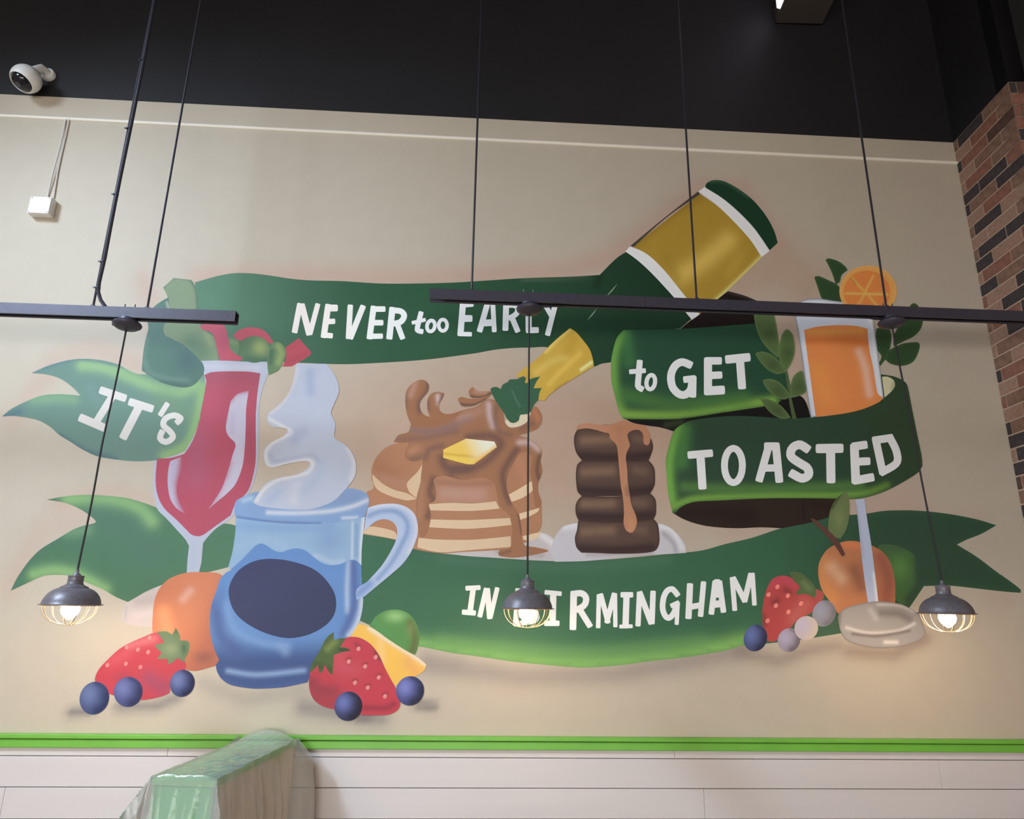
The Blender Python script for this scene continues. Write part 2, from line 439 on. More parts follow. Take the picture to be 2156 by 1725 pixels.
wallpanel('wall_right_front_upper', pe, pr, Z_TOP, ZC, 0.1, n2, black, 'black painted wall above the front of the brick pier')
BR = [mat('brick_charcoal', (66, 58, 60), 0.8, noise=0.25, nscale=30, bump=0.5, bscale=80),
      mat('brick_red_brown', (144, 98, 82), 0.85, noise=0.22, nscale=25, bump=0.5, bscale=80),
      mat('brick_brown', (136, 104, 88), 0.85, noise=0.25, nscale=22, bump=0.5, bscale=80),
      mat('brick_tan', (166, 132, 114), 0.85, noise=0.25, nscale=28, bump=0.5, bscale=80, stretch=(1, 1, 5)),
      mat('brick_dark_brown', (92, 66, 58), 0.85, noise=0.25, nscale=25, bump=0.5, bscale=80)]
CH = float(at(2011, 323.5)[2] - at(2066, 555)[2]) / 10.0
BL = LEN * 0.475
ROWS = [[2,0,2],[3,1,2],[0,1,4],[3,2,2],[3,1,2],[0,0,1],[0,2,0],[3,1,2],[2,0,3],[3,3,2],[2,0,0],[0,3,1],[3,1,2],[0,2,1],[1,3,0],[3,0,3],[2,1,0],[3,0,2],[3,2,3],[2,3,1],[0,1,2],[3,1,0],[1,2,3],[3,3,1],[0,2,1]]
_bm_cache = {}
def brick_mesh(l, h):
    key = round(l, 3)
    if key not in _bm_cache:
        bm = bmesh.new(); add_box(bm, 0, l, -0.006, 0.0045, 0, h)
        fr = [f for f in bm.faces if f.normal.y > 0.5]
        bmesh.ops.bevel(bm, geom=list({e for f in fr for e in f.edges}), offset=0.002, segments=1, affect='EDGES')
        me = bpy.data.meshes.new('brick'); bm.to_mesh(me); bm.free(); me.materials.append(BR[1]); _bm_cache[key] = me
    return _bm_cache[key]
def lay_bricks(parent, a, dr, nin, length, seed, maxn):
    r = random.Random(seed); g = 0.0095; n = 0; z = Z_TOP; row = 0
    ang = math.atan2(dr[1], dr[0]); flip = (np.array([-dr[1], dr[0], 0]) @ nin) < 0
    last = None
    while z > 0.02 and n < maxn:
        s = -BL * (0.82, 0.38)[row % 2]; col = 0
        h = CH - g
        while s < length - 0.005:
            s0, s1 = max(0.002, s), min(length - (0.001), s + BL - g)
            if s1 - s0 > 0.012:
                o = bpy.data.objects.new('brick', brick_mesh(s1 - s0, h))
                o.location = (0, 0, 0)
                M = Matrix.Translation((a[0] + dr[0] * s0, a[1] + dr[1] * s0, z - CH + g / 2)) @ Matrix.Rotation(ang, 4, 'Z')
                if flip: M = Matrix.Translation((a[0] + dr[0] * s1, a[1] + dr[1] * s1, z - CH + g / 2)) @ Matrix.Rotation(ang + math.pi, 4, 'Z')
                COL.objects.link(o); o.parent = parent; o.matrix_world = M
                q = r.random(); c = 0 if q < 0.24 else 1 if q < 0.52 else 2 if q < 0.72 else 3 if q < 0.88 else 4
                if c == 0 and last == 0 and r.random() < 0.6: c = 1
                if seed == 5 and row < len(ROWS) and col < 3: c = ROWS[row][col]
                last = c; col += 1
                o.material_slots[0].link = 'OBJECT'; o.material_slots[0].material = BR[c]; n += 1
            s += BL
        z -= CH; row += 1
lay_bricks(wr, pc, dirn, nrm, LEN, 5, 298)
lay_bricks(wf, pe, d2, n2, 0.95, 8, 230)

# the rest of the room, out of view
plaster = mat('cream_plaster', (214, 204, 190), 0.7, noise=0.04, nscale=4)
floor_m = mat('tan_floor_tile', (168, 150, 132), 0.4, noise=0.08, nscale=5)
XR = float(pr[0])
tag(box('floor', (XL, 0.08, -0.08), (XR + 0.1, YB, 0.0), floor_m), 'tan tiled floor', kind='structure')
tag(box('ceiling', (XL, 0.08, ZC), (XR + 0.1, YB, ZC + 0.08), black), 'high black ceiling', kind='structure')
def wall_with_hole(name, axis, pos, th, u0, u1, z0, z1, hu0, hu1, hz0, hz1, material, label):
    bm = bmesh.new()
    for (a, b, c, d) in ((u0, hu0, z0, z1), (hu1, u1, z0, z1), (hu0, hu1, z0, hz0), (hu0, hu1, hz1, z1)):
        if axis == 'x': add_box(bm, min(pos, pos + th), max(pos, pos + th), a, b, c, d)
        else: add_box(bm, a, b, min(pos, pos + th), max(pos, pos + th), c, d)
    return tag(obj(name, bm, material), label, kind='structure')
wall_with_hole('wall_left', 'x', XL - 0.1, 0.1, YB, 0.0, 0, ZC, -3.35, -2.15, 4.3, 5.5, plaster, 'plain left side wall with one high window')
wall_with_hole('wall_front', 'y', YB - 0.1, 0.1, XL, XR + 0.1, 0, ZC, -4.1, 1.6, 0.3, 3.1, plaster, 'wall behind the camera with an opening for the added window')
tag(box('wall_side', (XR, pr[1], 0), (XR + 0.1, YB, ZC), plaster), 'plain right side wall', kind='structure')
alu = mat('dark_aluminium', (60, 60, 62), 0.4, 0.8)
gm = bpy.data.materials.new('window_glass'); gm.use_nodes = True
gb = gm.node_tree.nodes['Principled BSDF']; gb.inputs['Transmission Weight'].default_value = 1; gb.inputs['Roughness'].default_value = 0.02; gb.inputs['IOR'].default_value = 1.05
def window(name, axis, pos, u0, u1, z0, z1, nu, label):
    e = empty(name, (pos, (u0 + u1) / 2, z0) if axis == 'x' else ((u0 + u1) / 2, pos, z0)); tag(e, label, kind='structure')
    us = [u0 + (u1 - u0) * i / nu for i in range(nu + 1)]
    bm = bmesh.new()
    def bx_(a, b, c, d):
        if axis == 'x': add_box(bm, pos - 0.03, pos + 0.03, a, b, c, d)
        else: add_box(bm, a, b, pos - 0.03, pos + 0.03, c, d)
    for u in us: bx_(max(u0, u - 0.025), min(u1, u + 0.025), z0, z1)
    bx_(u0, u1, z0, z0 + 0.05); bx_(u0, u1, z1 - 0.05, z1)
    obj('window_frame', bm, alu, e)
    for a, b in zip(us[:-1], us[1:]):
        if axis == 'x': box('pane', (pos - 0.003, a + 0.025, z0 + 0.05), (pos + 0.003, b - 0.025, z1 - 0.05), gm, e)
        else: box('pane', (a + 0.025, pos - 0.003, z0 + 0.05), (b - 0.025, pos + 0.003, z1 - 0.05), gm, e)
window('window_1', 'x', XL - 0.05, -3.35, -2.15, 4.3, 5.5, 1, 'high square window in the left wall')
window('window_2', 'y', YB - 0.05, -4.1, 1.6, 0.3, 3.1, 4, 'wide window added behind the camera for the rear fill light')  # unseen window, added to go with the rear fill

# ================================================================== THE MURAL
mo = at(1078, 1500)
mural = empty('wall_mural', (float(mo[0]), 0.0, float(mo[2])), 'painted brunch mural of green ribbon lettering, fruit, drinks, mug and pancakes on cream wall', 'mural')
M_ = mural
# ---- ribbon: tails first
left_tail = el('ribbon_tail', TB((480,160,1),(700,120),(900,108),(1100,118),(1300,140),(1450,180),(1600,235),(1800,320),(2050,420)) + TE((870,1190),(960,1210,1),(960,1500),(880,1640,1))
   + TB((2060,930),(1910,970),(1860,980),(1640,1050),(1500,1110),(1400,1170),(1320,1215,1),(1200,1165),(1050,1080),(860,1000),(720,945),(600,935),(450,945),(300,1010),(110,1100,1),(180,960),(300,790),(420,670),(600,560),(750,470),(870,425),(960,405),(990,385),(960,350),(850,270),(700,200),(560,170)),
   (92,134,112), [('s',TB((700,150),(1000,150),(1250,180),(1450,260),(1560,380)),24,(150,195,140),.9),('s',TB((350,930),(560,890),(800,940),(1080,1080)),20,(150,195,140),.85),('s',TB((1000,330),(1300,420),(1500,700)),50,(98,132,124),.5),('s',TB((120,1080),(420,670),(870,425)),9,(92,130,120),.6),('s',TB((700,500),(900,470)),18,(130,172,140),.6)], M_, label='green left end of the lower ribbon, cut into two points')
low = el('ribbon', TH((-300,1380,1),(10,1450),(300,1500),(450,1575),(700,1620),(900,1640),(1200,1660),(1500,1680),(1851,1688)) + TQ((1100,165),(1300,150),(1500,130),(1700,110),(1850,70),(2000,35))
   + TO((490,415),(740,360),(940,290),(1140,293,1),(1290,280),(1450,255),(1600,248),(1800,250)) + TP((250,237),(500,235),(740,245),(1100,290),(1450,360),(1710,440,1),(1500,560),(1300,640),(1160,710,1),(1450,890),(1700,1080),(1900,1220),(2050,1340),(2050,1385,1),(1800,1365),(1400,1320),(1060,1285),(700,1290,1))
   + TO((1600,1330,1),(700,1480),(100,1545)) + TQ((1960,655),(1850,690),(1650,725),(1400,755),(1200,780),(1000,790),(800,775),(600,755),(400,725),(250,705),(80,670)) + PX((880,1362),(830,1340),(720,1290,1)),
   (56,92,70), [('s',TQ((60,690),(400,740),(700,778),(1000,795),(1300,775),(1600,735),(1960,665)),36,(124,168,92),.95),('s',TQ((200,640),(700,690),(1100,700),(1700,640)),26,(96,136,84),.55),
   ('g',PX((1560,1200),(1900,1200)),(50,68,54),.8),('s',TQ((200,150),(900,200),(1500,160)),20,(82,112,92),.3),('b',PX((1950,1180)),130,70,(58,72,60),.4),('e',5,(60,90,70),.4)], M_, label='wide green lower ribbon reading IN BIRMINGHAM with a two-pointed right end')
never = el('ribbon', TD((640,170,1),(870,105),(1050,75),(1250,80),(1450,105),(1650,135),(1850,150)) + PX((720,592),(800,597),(880,597),(955,595),(1030,590.5),(1100,586),(1205,582.5),(1263,579,1),(1285,556),(1303,540),(1318,531,1),(1360,560),(1410,610),(1455,672,1),(1432,692,1),(1320,701,1),(1291,762,1),(1280,764),(1266,766),(1250,772),(1200,760),(1156,732.6),(1117,732),(1078,733),(1039,737),(1000,744),(900,757),(800,764),(720,767)) + TD((1720,1000),(1400,990),(1000,985),(760,960,1),(690,700),(665,480)),
   (50,86,66), [('g',PX((900,650),(1400,650)),(38,62,48),.95),('g',PX((800,650),(400,650)),(90,128,108),.75),('s',TK((180,1070),(120,1200)),6,(26,44,34),.7),('s',PX((1100,590),(1240,584)),6,(92,112,96),.4)], M_, label='long dark green upper ribbon reading NEVER too EARLY')  # left end paled: lens haze put into the ribbon colour
its = el('ribbon', TA((325,322,1),(500,245),(700,190),(870,175),(1050,190),(1220,235),(1340,300),(1420,330),(1600,330),(1900,280),(2140,330,1),(2110,560),(2060,800),(1990,980),(1930,1110,1),(1760,1185),(1600,1222),(1400,1232),(1200,1215),(1000,1180),(850,1110),(740,1040),(610,960),(520,880),(420,820),(320,790),(150,765),(20,770,1),(120,690),(280,610),(430,555),(580,540),(720,545),(830,555,1),(780,500),(700,430),(600,370),(470,335)),
   (120,160,156), [('s',TA((850,240),(1100,270),(1350,370),(1600,470),(1850,520),(2030,450)),20,(158,205,158),.95),('s',TA((2095,480),(2030,800),(1930,1060),(1700,1180)),17,(158,205,150),.95),('s',TA((350,600),(560,580),(760,590)),18,(142,190,158),.7),('s',TA((330,320),(800,180),(1250,245)),6,(108,145,155),.8),('s',TA((620,960),(850,1110),(1200,1210)),8,(96,130,150),.8),('s',TA((30,765),(200,720)),12,(100,130,158),.7),('s',TA((930,480),(1000,600)),18,(130,168,172),.5),('s',TA((1900,700),(1700,600)),40,(128,170,140),.6)], M_, label='pale green upper left ribbon end reading IT\'S')  # paleness includes lens haze left in the ribbon colour

# ---- glass of red drink
el('drink_glass', TB((1280,1240,1),(1400,1170),(1520,1110),(1640,1050),(1860,985,1),(1900,1100),(1800,1300),(1700,1470),(1560,1472),(1400,1460),(1290,1430),(1255,1390)), (214,205,206), [('s',TB((1420,1220),(1640,1190)),14,(196,186,190),.7),('s',TB((1300,1260),(1290,1400)),6,(190,186,190),.6),('s',TB((1400,1350),(1560,1320)),12,(224,214,214),.8)], M_, label='pale round foot of the red drink glass')
g = el('drink_glass', TD((690,980,1),(900,975),(1150,988),(1370,993),(1405,1040),(1390,1120),(1340,1260),(1305,1420),(1285,1600)) + TE((1200,0),(1197,300),(1190,560),(1150,760),(1100,870,1),(1000,1000),(935,1110,1),(880,1160),(760,1240),(680,1320),(625,1390,1),(615,1500),(605,1600),(575,1720,1),(455,1725,1),(465,1560),(480,1420,1),(440,1350),(350,1250),(250,1140),(160,1050),(130,950),(105,800),(115,600),(125,540,1),(430,460,1)) + TD((750,1500),(735,1130)),
   (190,200,226), [('s',TD((750,1040),(1300,1050)),7,(206,212,232),.8),('s',TE((530,1400),(520,1700)),8,(180,200,228),.7)], M_, label='pale outline and stem of the red drink glass')
el('red_drink', TD((735,1130,1),(800,1098),(1000,1088),(1200,1092),(1315,1110,1),(1300,1200),(1280,1350),(1270,1500)) + TE((1170,0),(1168,200),(1170,400),(1165,560),(1140,700),(1100,830),(1040,910),(960,970,1),(910,1105,1),(760,1210),(620,1310),(560,1320),(500,1300),(430,1230),(340,1140),(240,1050),(180,960),(145,850),(135,720),(150,520,1),(300,510),(430,470,1),(480,400),(540,280),(600,80)) + TD((690,1560),(740,1300),(755,1180)),
   (184,92,116), [('s',TD((800,1150),(1280,1150)),30,(164,92,112),.7),('s',TE((1100,100),(1110,560)),8,(166,96,118),.5),('s',TE((560,300),(560,700)),40,(178,106,136),.6)], g, label='red drink with pale highlights')
el('highlight', TD((1010,1390,1),(1080,1320),(1195,1285,1)) + TE((1070,0),(1065,200),(1055,400),(1030,600),(960,780),(870,880),(780,955),(680,1040,1),(740,950),(820,820),(880,650),(930,480),(960,370),(890,290),(862,220),(870,110)) + TD((985,1500)), (200,200,228), [('s',TE((850,520),(840,660),(760,850),(690,980)),14,(182,112,140),.95),('s',TE((930,60),(930,250)),9,(188,186,220),.6),('s',TE((900,560),(850,700)),10,(192,150,182),.6),('s',TD((1000,1380),(1060,1310),(1200,1280)),9,(172,104,126),.85),('s',TD((985,1420),(965,1600)),4,(182,132,160),.6)], g)
el('highlight', TE((285,545,1),(400,500,1),(405,620),(365,750),(355,880),(400,1000),(440,1088,1),(350,1030),(285,930),(260,780),(265,640)), (192,190,222), [('s',TE((420,500),(400,640),(370,800),(390,960),(450,1080)),12,(182,108,136),1.0),('s',TE((290,560),(280,780),(310,920)),5,(198,194,226),.7)], g)

# ---- garnish of the red drink
el('red_straw', TD((1030,725,1),(1080,670),(1180,635),(1300,645),(1380,690),(1450,790,1),(1410,805,1),(1350,750),(1280,725),(1180,740),(1100,780,1)), (192,96,114), [], M_)
el('red_pepper_piece', TD((1575,840,1),(1710,745,1),(1840,890,1),(1825,925),(1700,1000),(1640,1035),(1540,1040,1),(1580,950)), (182,88,104), [('s',TD((1600,1000),(1800,900)),10,(160,72,90),.4)], M_)
el('olive', TD((985,735,1),(1080,760),(1095,830),(1075,910),(1000,880)), (112,146,116), [('s',TD((1020,780),(1070,800)),7,(140,166,124),.7)], M_)
el('olive', TD((1430,800),(1500,785),(1560,830),(1582,900),(1550,1000),(1500,1080),(1400,1128,1),(1385,1000),(1400,880)), (106,138,106), [('s',TD((1500,830),(1530,900),(1500,1000)),11,(150,172,118),.8),('s',TD((1430,880),(1420,1000)),8,(78,108,94),.8)], M_)
el('olive', ell(TD,1252,862,160,138), (98,132,104), [('b',TD((1310,840)),20,20,(156,176,120),.95),('s',TD((1180,960),(1340,980)),12,(80,114,98),.7)], M_)
el('celery', TD((310,225,1),(420,125,1),(600,145,1),(640,200),(660,330),(670,480),(700,620),(760,680),(840,740),(860,830),(885,975,1),(700,980,1),(640,920),(560,840),(450,770),(340,720),(305,660),(310,580),(370,520),(370,380),(345,290)), (136,162,136), [('s',TD((600,150),(650,250),(665,450)),5,(74,104,96),.6),('s',TD((310,225),(420,125),(590,142)),4,(96,122,108),.7),('s',TD((700,900),(600,800)),30,(98,136,116),.7),('s',TD((760,700),(800,800)),10,(158,180,140),.7)], M_)
el('red_straw', TD((690,620,1),(740,595),(920,590,1),(960,650),(985,750),(1000,850),(1060,910),(1130,950),(1110,978,1),(900,978,1),(870,880),(850,780),(810,690),(720,660)), (192,98,120), [('s',TD((940,700),(930,930)),12,(176,90,112),.5)], M_)
el('green_pepper', TD((365,325,1),(300,360),(220,420),(170,500),(150,580),(160,640),(130,760),(105,900),(90,1080,1),(180,1140),(300,1205),(450,1245),(560,1250),(640,1215),(700,1140),(735,1080),(720,1010),(670,950),(580,860),(500,800),(400,750),(330,715),(310,640),(345,560),(378,450)), (96,134,128), [('b',TD((560,980)),34,34,(86,118,124),.9),('s',TD((130,1000),(160,1090),(350,1160),(560,1180)),8,(118,156,150),.6),('s',TD((150,740),(110,1000)),6,(112,152,142),.6),('s',TD((350,380),(370,450)),4,(180,196,184),.8),('s',TD((300,1200),(550,1245)),8,(84,114,116),.6)], M_)

# ---- pancakes
plate = el('plate', TH((700,1612,1),(1000,1560),(1300,1520),(1480,1490),(1580,1440),(1680,1470),(1750,1560),(1778,1640),(1745,1692,1),(1500,1682),(1200,1662),(900,1642)), (190,184,188), [('s',TH((1600,1460),(1700,1540),(1740,1640)),10,(216,214,220),.9),('s',TH((1200,1600),(1600,1640)),8,(160,152,156),.6)], M_, label='pale plate under the pancakes')
plate2 = el('plate', TJ((-110,1560,1),(-60,1420),(20,1310),(100,1278),(200,1262),(640,1250),(1080,1268),(1200,1310),(1300,1400),(1370,1500),(1385,1592,1),(1100,1610),(700,1640),(300,1680),(-60,1690,1)), (182,180,188), [('s',TJ((60,1310),(160,1290)),12,(206,206,214),.8),('s',TJ((1110,1300),(1240,1360),(1340,1540)),9,(204,204,212),.9),('s',TJ((1140,1380),(1240,1480),(1270,1570)),7,(150,148,158),.8),('s',TJ((300,1610),(1000,1600)),8,(150,142,142),.6)], M_, label='pale plate under the chocolate cake stack')
pan = el('pancake_stack', TH((60,1070,1),(110,1045),(95,960),(95,870),(130,780),(200,700),(300,650),(600,600),(1000,700),(1360,740),(1440,715),(1515,760),(1520,1000),(1590,1150),(1602,1300),(1592,1400),(1500,1500),(1320,1580),(900,1610),(700,1620),(450,1577),(300,1502),(10,1448,1),(-40,1200,1)), (172,126,98), [('s',TH((160,860),(300,940)),22,(162,114,88),.7),('s',TH((750,1090),(1050,1100)),28,(184,146,134),.85),('s',TH((680,990),(900,1010),(1150,1000)),10,(150,110,94),.6),('s',TH((1400,800),(1450,960)),14,(184,132,108),.8),('s',TH((200,950),(400,1010)),14,(176,136,118),.6)], M_, label='stack of brown pancakes with cream layers')
CRM = (214,190,162)
for P in (TH((100,920,1),(200,1010),(300,1060),(410,1090),(495,1140,1),(400,1152),(250,1110),(150,1060),(110,1000)), TH((545,830,1),(500,900),(430,970),(405,1010),(430,1080),(490,1130,1),(530,1080),(530,950)),
          TH((600,1185,1),(800,1175),(1000,1180),(1195,1160,1),(1228,1225,1),(1000,1245),(800,1245),(615,1240,1)), TH((590,1320,1),(900,1327),(1100,1320),(1320,1308,1),(1332,1370,1),(1100,1395),(900,1405),(600,1390,1)),
          TH((510,1485,1),(700,1500),(1000,1500),(1325,1470,1),(1330,1565,1),(1000,1590),(700,1612),(500,1570,1)), TH((1310,1100,1),(1400,1050),(1512,980,1),(1522,1060),(1430,1130),(1335,1165,1)),
          TH((1400,1270,1),(1500,1242),(1580,1218,1),(1570,1250),(1500,1290),(1412,1325,1)), TH((1430,1470,1),(1595,1430,1),(1570,1480),(1500,1512),(1440,1500,1)), TH((30,1390,1),(120,1385),(300,1430),(320,1500,1),(160,1470),(20,1445,1))):
    el('cream_layer', P, CRM, [], pan)
SY = (152,110,84)
sy = el('syrup', TH((290,635,1),(330,575),(420,545),(440,480,1),(600,505),(700,440),(800,388),(900,352),(1020,320),(1130,255),(1240,300),(1275,470),(1330,510),(1430,475),(1480,400),(1540,320),(1590,370),(1605,440),(1570,510),(1490,548),(1390,578,1),(1480,600),(1560,650),(1602,720),(1590,800),(1605,900),(1570,1000),(1570,1080),(1600,1170),(1572,1222),(1540,1200),(1530,1120),(1515,1000),(1500,880),(1515,780),(1470,725),(1400,740),(1350,820),(1300,920),(1290,1020),(1320,1150),(1390,1260),(1420,1400),(1440,1540),(1560,1570),(1660,1600),(1500,1640),(1350,1660),(1220,1640),(1230,1590),(1320,1570),(1340,1400),(1320,1290),(1230,1200),(1195,1050),(1160,980),(1060,950),(900,972),(740,932),(645,965),(665,1060),(655,1150),(600,1190),(620,1300),(580,1450),(530,1480),(500,1400),(490,1150),(530,980),(540,860),(545,790),(470,810),(395,775),(395,700),(425,645),(350,640)),
   SY, [('s',TH((450,530),(620,540),(800,500),(960,420)),10,(134,108,108),.9),('s',TH((320,610),(560,600),(850,540)),9,(128,98,90),.8),('s',TH((800,430),(960,400)),6,(150,128,130),.6),('s',TH((1130,300),(1140,400),(1170,500)),9,(190,170,175),.9),('s',TH((1200,330),(1190,450),(1230,540),(1320,570)),9,(126,98,88),.8),('s',TH((950,590),(1150,580),(1240,640),(1200,720),(1040,850),(800,900)),13,(112,84,78),.9),('s',TH((720,780),(760,860),(950,870)),15,(108,82,76),.9),
    ('s',TH((1400,640),(1500,640),(1570,700)),9,(196,176,176),.8),('s',TH((1580,760),(1560,870),(1575,960)),6,(98,74,70),.9),('s',TH((1380,700),(1300,820),(1255,920),(1280,1080),(1320,1170)),10,(104,80,76),.85),('s',TH((1400,1280),(1430,1450)),4,(84,70,68),.8),('s',TH((640,960),(610,1080),(640,1160),(590,1300)),10,(106,80,74),.85),('s',TH((570,780),(610,700),(720,670)),9,(118,90,84),.8),('s',TH((540,1000),(520,1300)),10,(164,120,98),.8),('s',TH((440,790),(520,770)),9,(122,96,88),.8),('s',TH((760,940),(880,985)),4,(84,68,62),.9),('s',TH((500,690),(440,720)),12,(176,130,106),.7),('s',TH((1540,360),(1570,430)),9,(180,122,98),.7),('s',TH((1420,520),(1520,470)),8,(120,92,84),.7),('s',TH((1230,1630),(1320,1600)),5,(110,84,76),.7),('s',TH((880,420),(1050,360)),16,(176,138,124),.5)], pan, label='brown syrup poured over the pancakes')
for P, sh in ((TH((450,490,1),(410,400),(393,290),(400,190),(440,130),(500,90),(560,86),(602,130),(590,190),(550,240),(520,290),(530,360),(570,400),(640,420),(720,460),(640,510,1),(520,500)), [('s',TH((590,120),(585,190),(510,290),(520,370)),7,(116,92,86),.85),('s',TH((405,200),(400,330)),5,(120,98,94),.7),('s',TH((480,120),(440,220)),10,(184,146,134),.7)]),
              (TH((610,410,1),(588,340),(590,260),(620,210),(680,188),(737,205,1),(720,250),(690,300),(700,360),(760,388),(880,368,1),(820,440),(700,450)), [('s',TH((680,230),(690,290)),8,(196,178,180),.9),('s',TH((592,250),(600,350)),5,(122,94,86),.8),('s',TH((730,210),(690,290)),4,(112,90,88),.8)]),
              (TH((890,315,1),(858,260),(890,235),(960,252),(1060,247),(1155,215,1),(1100,260),(1000,312),(920,322)), [('s',TH((880,300),(1000,306),(1110,255)),4,(96,76,72),.9)]),
              (TH((960,222,1),(955,180),(988,148,1),(1040,185),(1150,185,1),(1155,212),(1050,242),(980,242)), [('s',TH((970,230),(1060,240),(1150,205)),4,(92,74,72),.9),('s',TH((1010,190),(1100,200)),6,(178,142,130),.6)])):
    el('syrup_curl', P, SY, sh, pan)
but = el('butter', TH((730,702,1),(930,605,1),(1182,632,1),(1204,680,1),(1000,832,1),(940,832),(728,775,1)), (228,196,100), [('s',TH((740,770),(980,810)),7,(236,200,92),.8),('s',TH((740,740),(1000,765)),4,(206,164,70),.8),('s',TH((1020,770),(1190,670)),5,(222,176,78),.9),('g',TH((900,740),(1130,640)),(240,236,226),.9),('s',TH((1015,815),(1190,690)),8,(226,184,84),.9)], pan, label='pale yellow slab of butter')
el('cream_layer', TI((490,1610,1),(520,1560),(640,1600),(710,1560),(720,1490),(860,1460),(910,1450,1),(860,1580),(800,1640),(680,1690),(560,1690)), (206,196,176), [], pan)
el('parsley', TI((250,1080),(290,1045),(350,1040),(420,1072,1),(450,1000),(530,960),(560,920),(690,910),(780,870),(840,900),(960,885),(1060,870,1),(1010,950),(960,1050),(1085,1055,1),(1040,1150),(1032,1245,1),(960,1320),(900,1450),(840,1480),(740,1490),(720,1530),(710,1580),(640,1622),(570,1612),(510,1540),(480,1480),(420,1390),(350,1290),(290,1180)), (58,94,74), [('s',TI((600,1100),(680,1270),(730,1360)),2.2,(92,122,102),.7)], M_, label='dark green leaf garnish on top of the pancakes')
el('pineapple', TI((1540,85,1),(1640,150),(1760,290),(1860,430),(1910,580),(1928,705,1),(1780,790),(1500,960),(1300,1090),(1180,1190),(1130,1262,1),(1028,1245,1),(1050,1120),(1085,1058,1),(950,1060,1),(1000,950),(1060,870,1),(960,890),(890,915,1),(850,975),(808,972,1),(830,890),(800,862,1),(690,885),(668,852,1),(760,770),(880,680),(1050,540),(1200,380),(1350,240)), (184,154,70), [('s',TI((1520,120),(1330,280),(1150,470)),6,(212,192,112),.7),('s',TI((1480,560),(1250,620),(1000,800)),12,(200,178,100),.6),('s',TI((1700,500),(1400,780),(1200,1000)),9,(206,178,88),.7),('s',TI((1890,640),(1720,760)),5,(222,214,150),.95),('s',TI((1600,280),(1500,480)),14,(176,144,60),.7),('s',TI((900,850),(800,900)),6,(180,142,50),.6),('s',TI((1300,1080),(1500,950)),3,(150,120,50),.6)], M_, label='yellow pineapple wedge over the pancakes')

# ---- left orange, mug, steam
el('orange', PX((322,1290),(330,1250),(352,1222),(385,1208),(420,1205),(470,1215),(490,1300),(475,1390),(440,1406),(405,1413),(370,1400),(325,1345)), (214,138,108), [('s',PX((345,1290),(352,1330)),24,(250,166,122),.9),('s',PX((400,1245),(385,1262)),14,(228,180,165),.7),('g',PX((390,1300),(460,1340)),(180,112,96),.8),('b',PX((430,1385)),26,16,(150,102,96),.8)], M_, label='large painted orange beside the blue mug')
mug = el('mug', TF((330,350,1),(325,480),(300,650),(268,790,1),(290,822,1),(245,842),(190,900),(150,1020),(110,1130),(95,1250),(100,1400),(130,1530),(180,1640,1),(150,1680,1)) + PX((456,1412),(467,1430.6),(487,1442.8),(528,1450),(560,1450),(600,1447),(647,1437,1)) + TF((1050,1680,1),(1200,1560),(1330,1440),(1400,1390),(1440,1330),(1475,1200),(1485,1080),(1470,850),(1470,650),(1490,450),(1510,330,1)),
   (108,148,206), [('g',TF((800,1380),(800,1660)),(68,86,136),.9),('s',TF((150,1150),(190,1400),(330,1560)),26,(84,104,158),.85),('s',TF((240,1130),(330,1370),(560,1480),(800,1510)),13,(124,160,214),.8),('s',TF((740,1520),(780,1560)),14,(136,164,212),.7),('s',TF((1355,750),(1340,1000),(1345,1200)),7,(190,206,232),.8),('s',TF((1400,760),(1410,1100),(1370,1250),(1300,1400)),12,(92,112,168),.9),('s',TF((1478,1080),(1465,1210),(1420,1340),(1360,1420)),9,(205,215,236),.95),
   ('s',TF((170,1655),(500,1700),(1000,1690)),7,(76,96,144),.9),('s',PX((480,1413),(540,1421),(640,1412)),8,(150,178,222),.8),('s',PX((465,1432),(530,1450),(640,1438)),5,(82,104,160),.8),('s',TF((200,1000),(170,1140)),14,(100,130,190),.6)], M_, label='big blue mug with a dark oval on its side')
el('glaze', TF((332,350,1),(600,385),(900,400),(1200,390),(1505,335,1),(1490,450),(1472,650),(1470,780,1),(1430,740),(1390,728),(1340,738),(1290,765),(1200,778),(1120,760),(1050,715),(970,650),(900,625),(820,635),(740,660),(680,645),(610,600),(560,580),(510,600),(430,680),(360,750),(280,818,1),(262,792,1),(300,650),(325,480)), (150,182,218), [('s',TF((360,420),(700,440),(1200,430)),16,(136,170,214),.8),('b',TF((1180,560)),40,30,(132,162,208),.7),('s',TF((380,620),(560,540),(760,600)),16,(160,190,224),.6),('s',TF((1050,690),(1200,750),(1300,740)),8,(172,196,226),.8),('s',TF((1490,360),(1468,600),(1466,770)),6,(216,224,238),.95),('s',TF((1390,390),(1385,720)),4,(200,214,234),.8),('s',TF((1425,420),(1425,690)),6,(134,166,206),.8)], mug, label='pale blue glaze dripping from the rim')
el('oval_emblem', TF((640,720),(800,735),(1000,795),(1120,880),(1210,1000),(1240,1100),(1225,1220),(1150,1320),(1000,1405),(830,1440),(680,1420),(520,1360),(380,1270),(300,1170),(265,1040),(280,940),(350,830),(450,760),(540,730)), (70,76,110), [('g',TF((500,800),(900,1400)),(60,68,98),.6)], mug, label='dark slate blue oval')
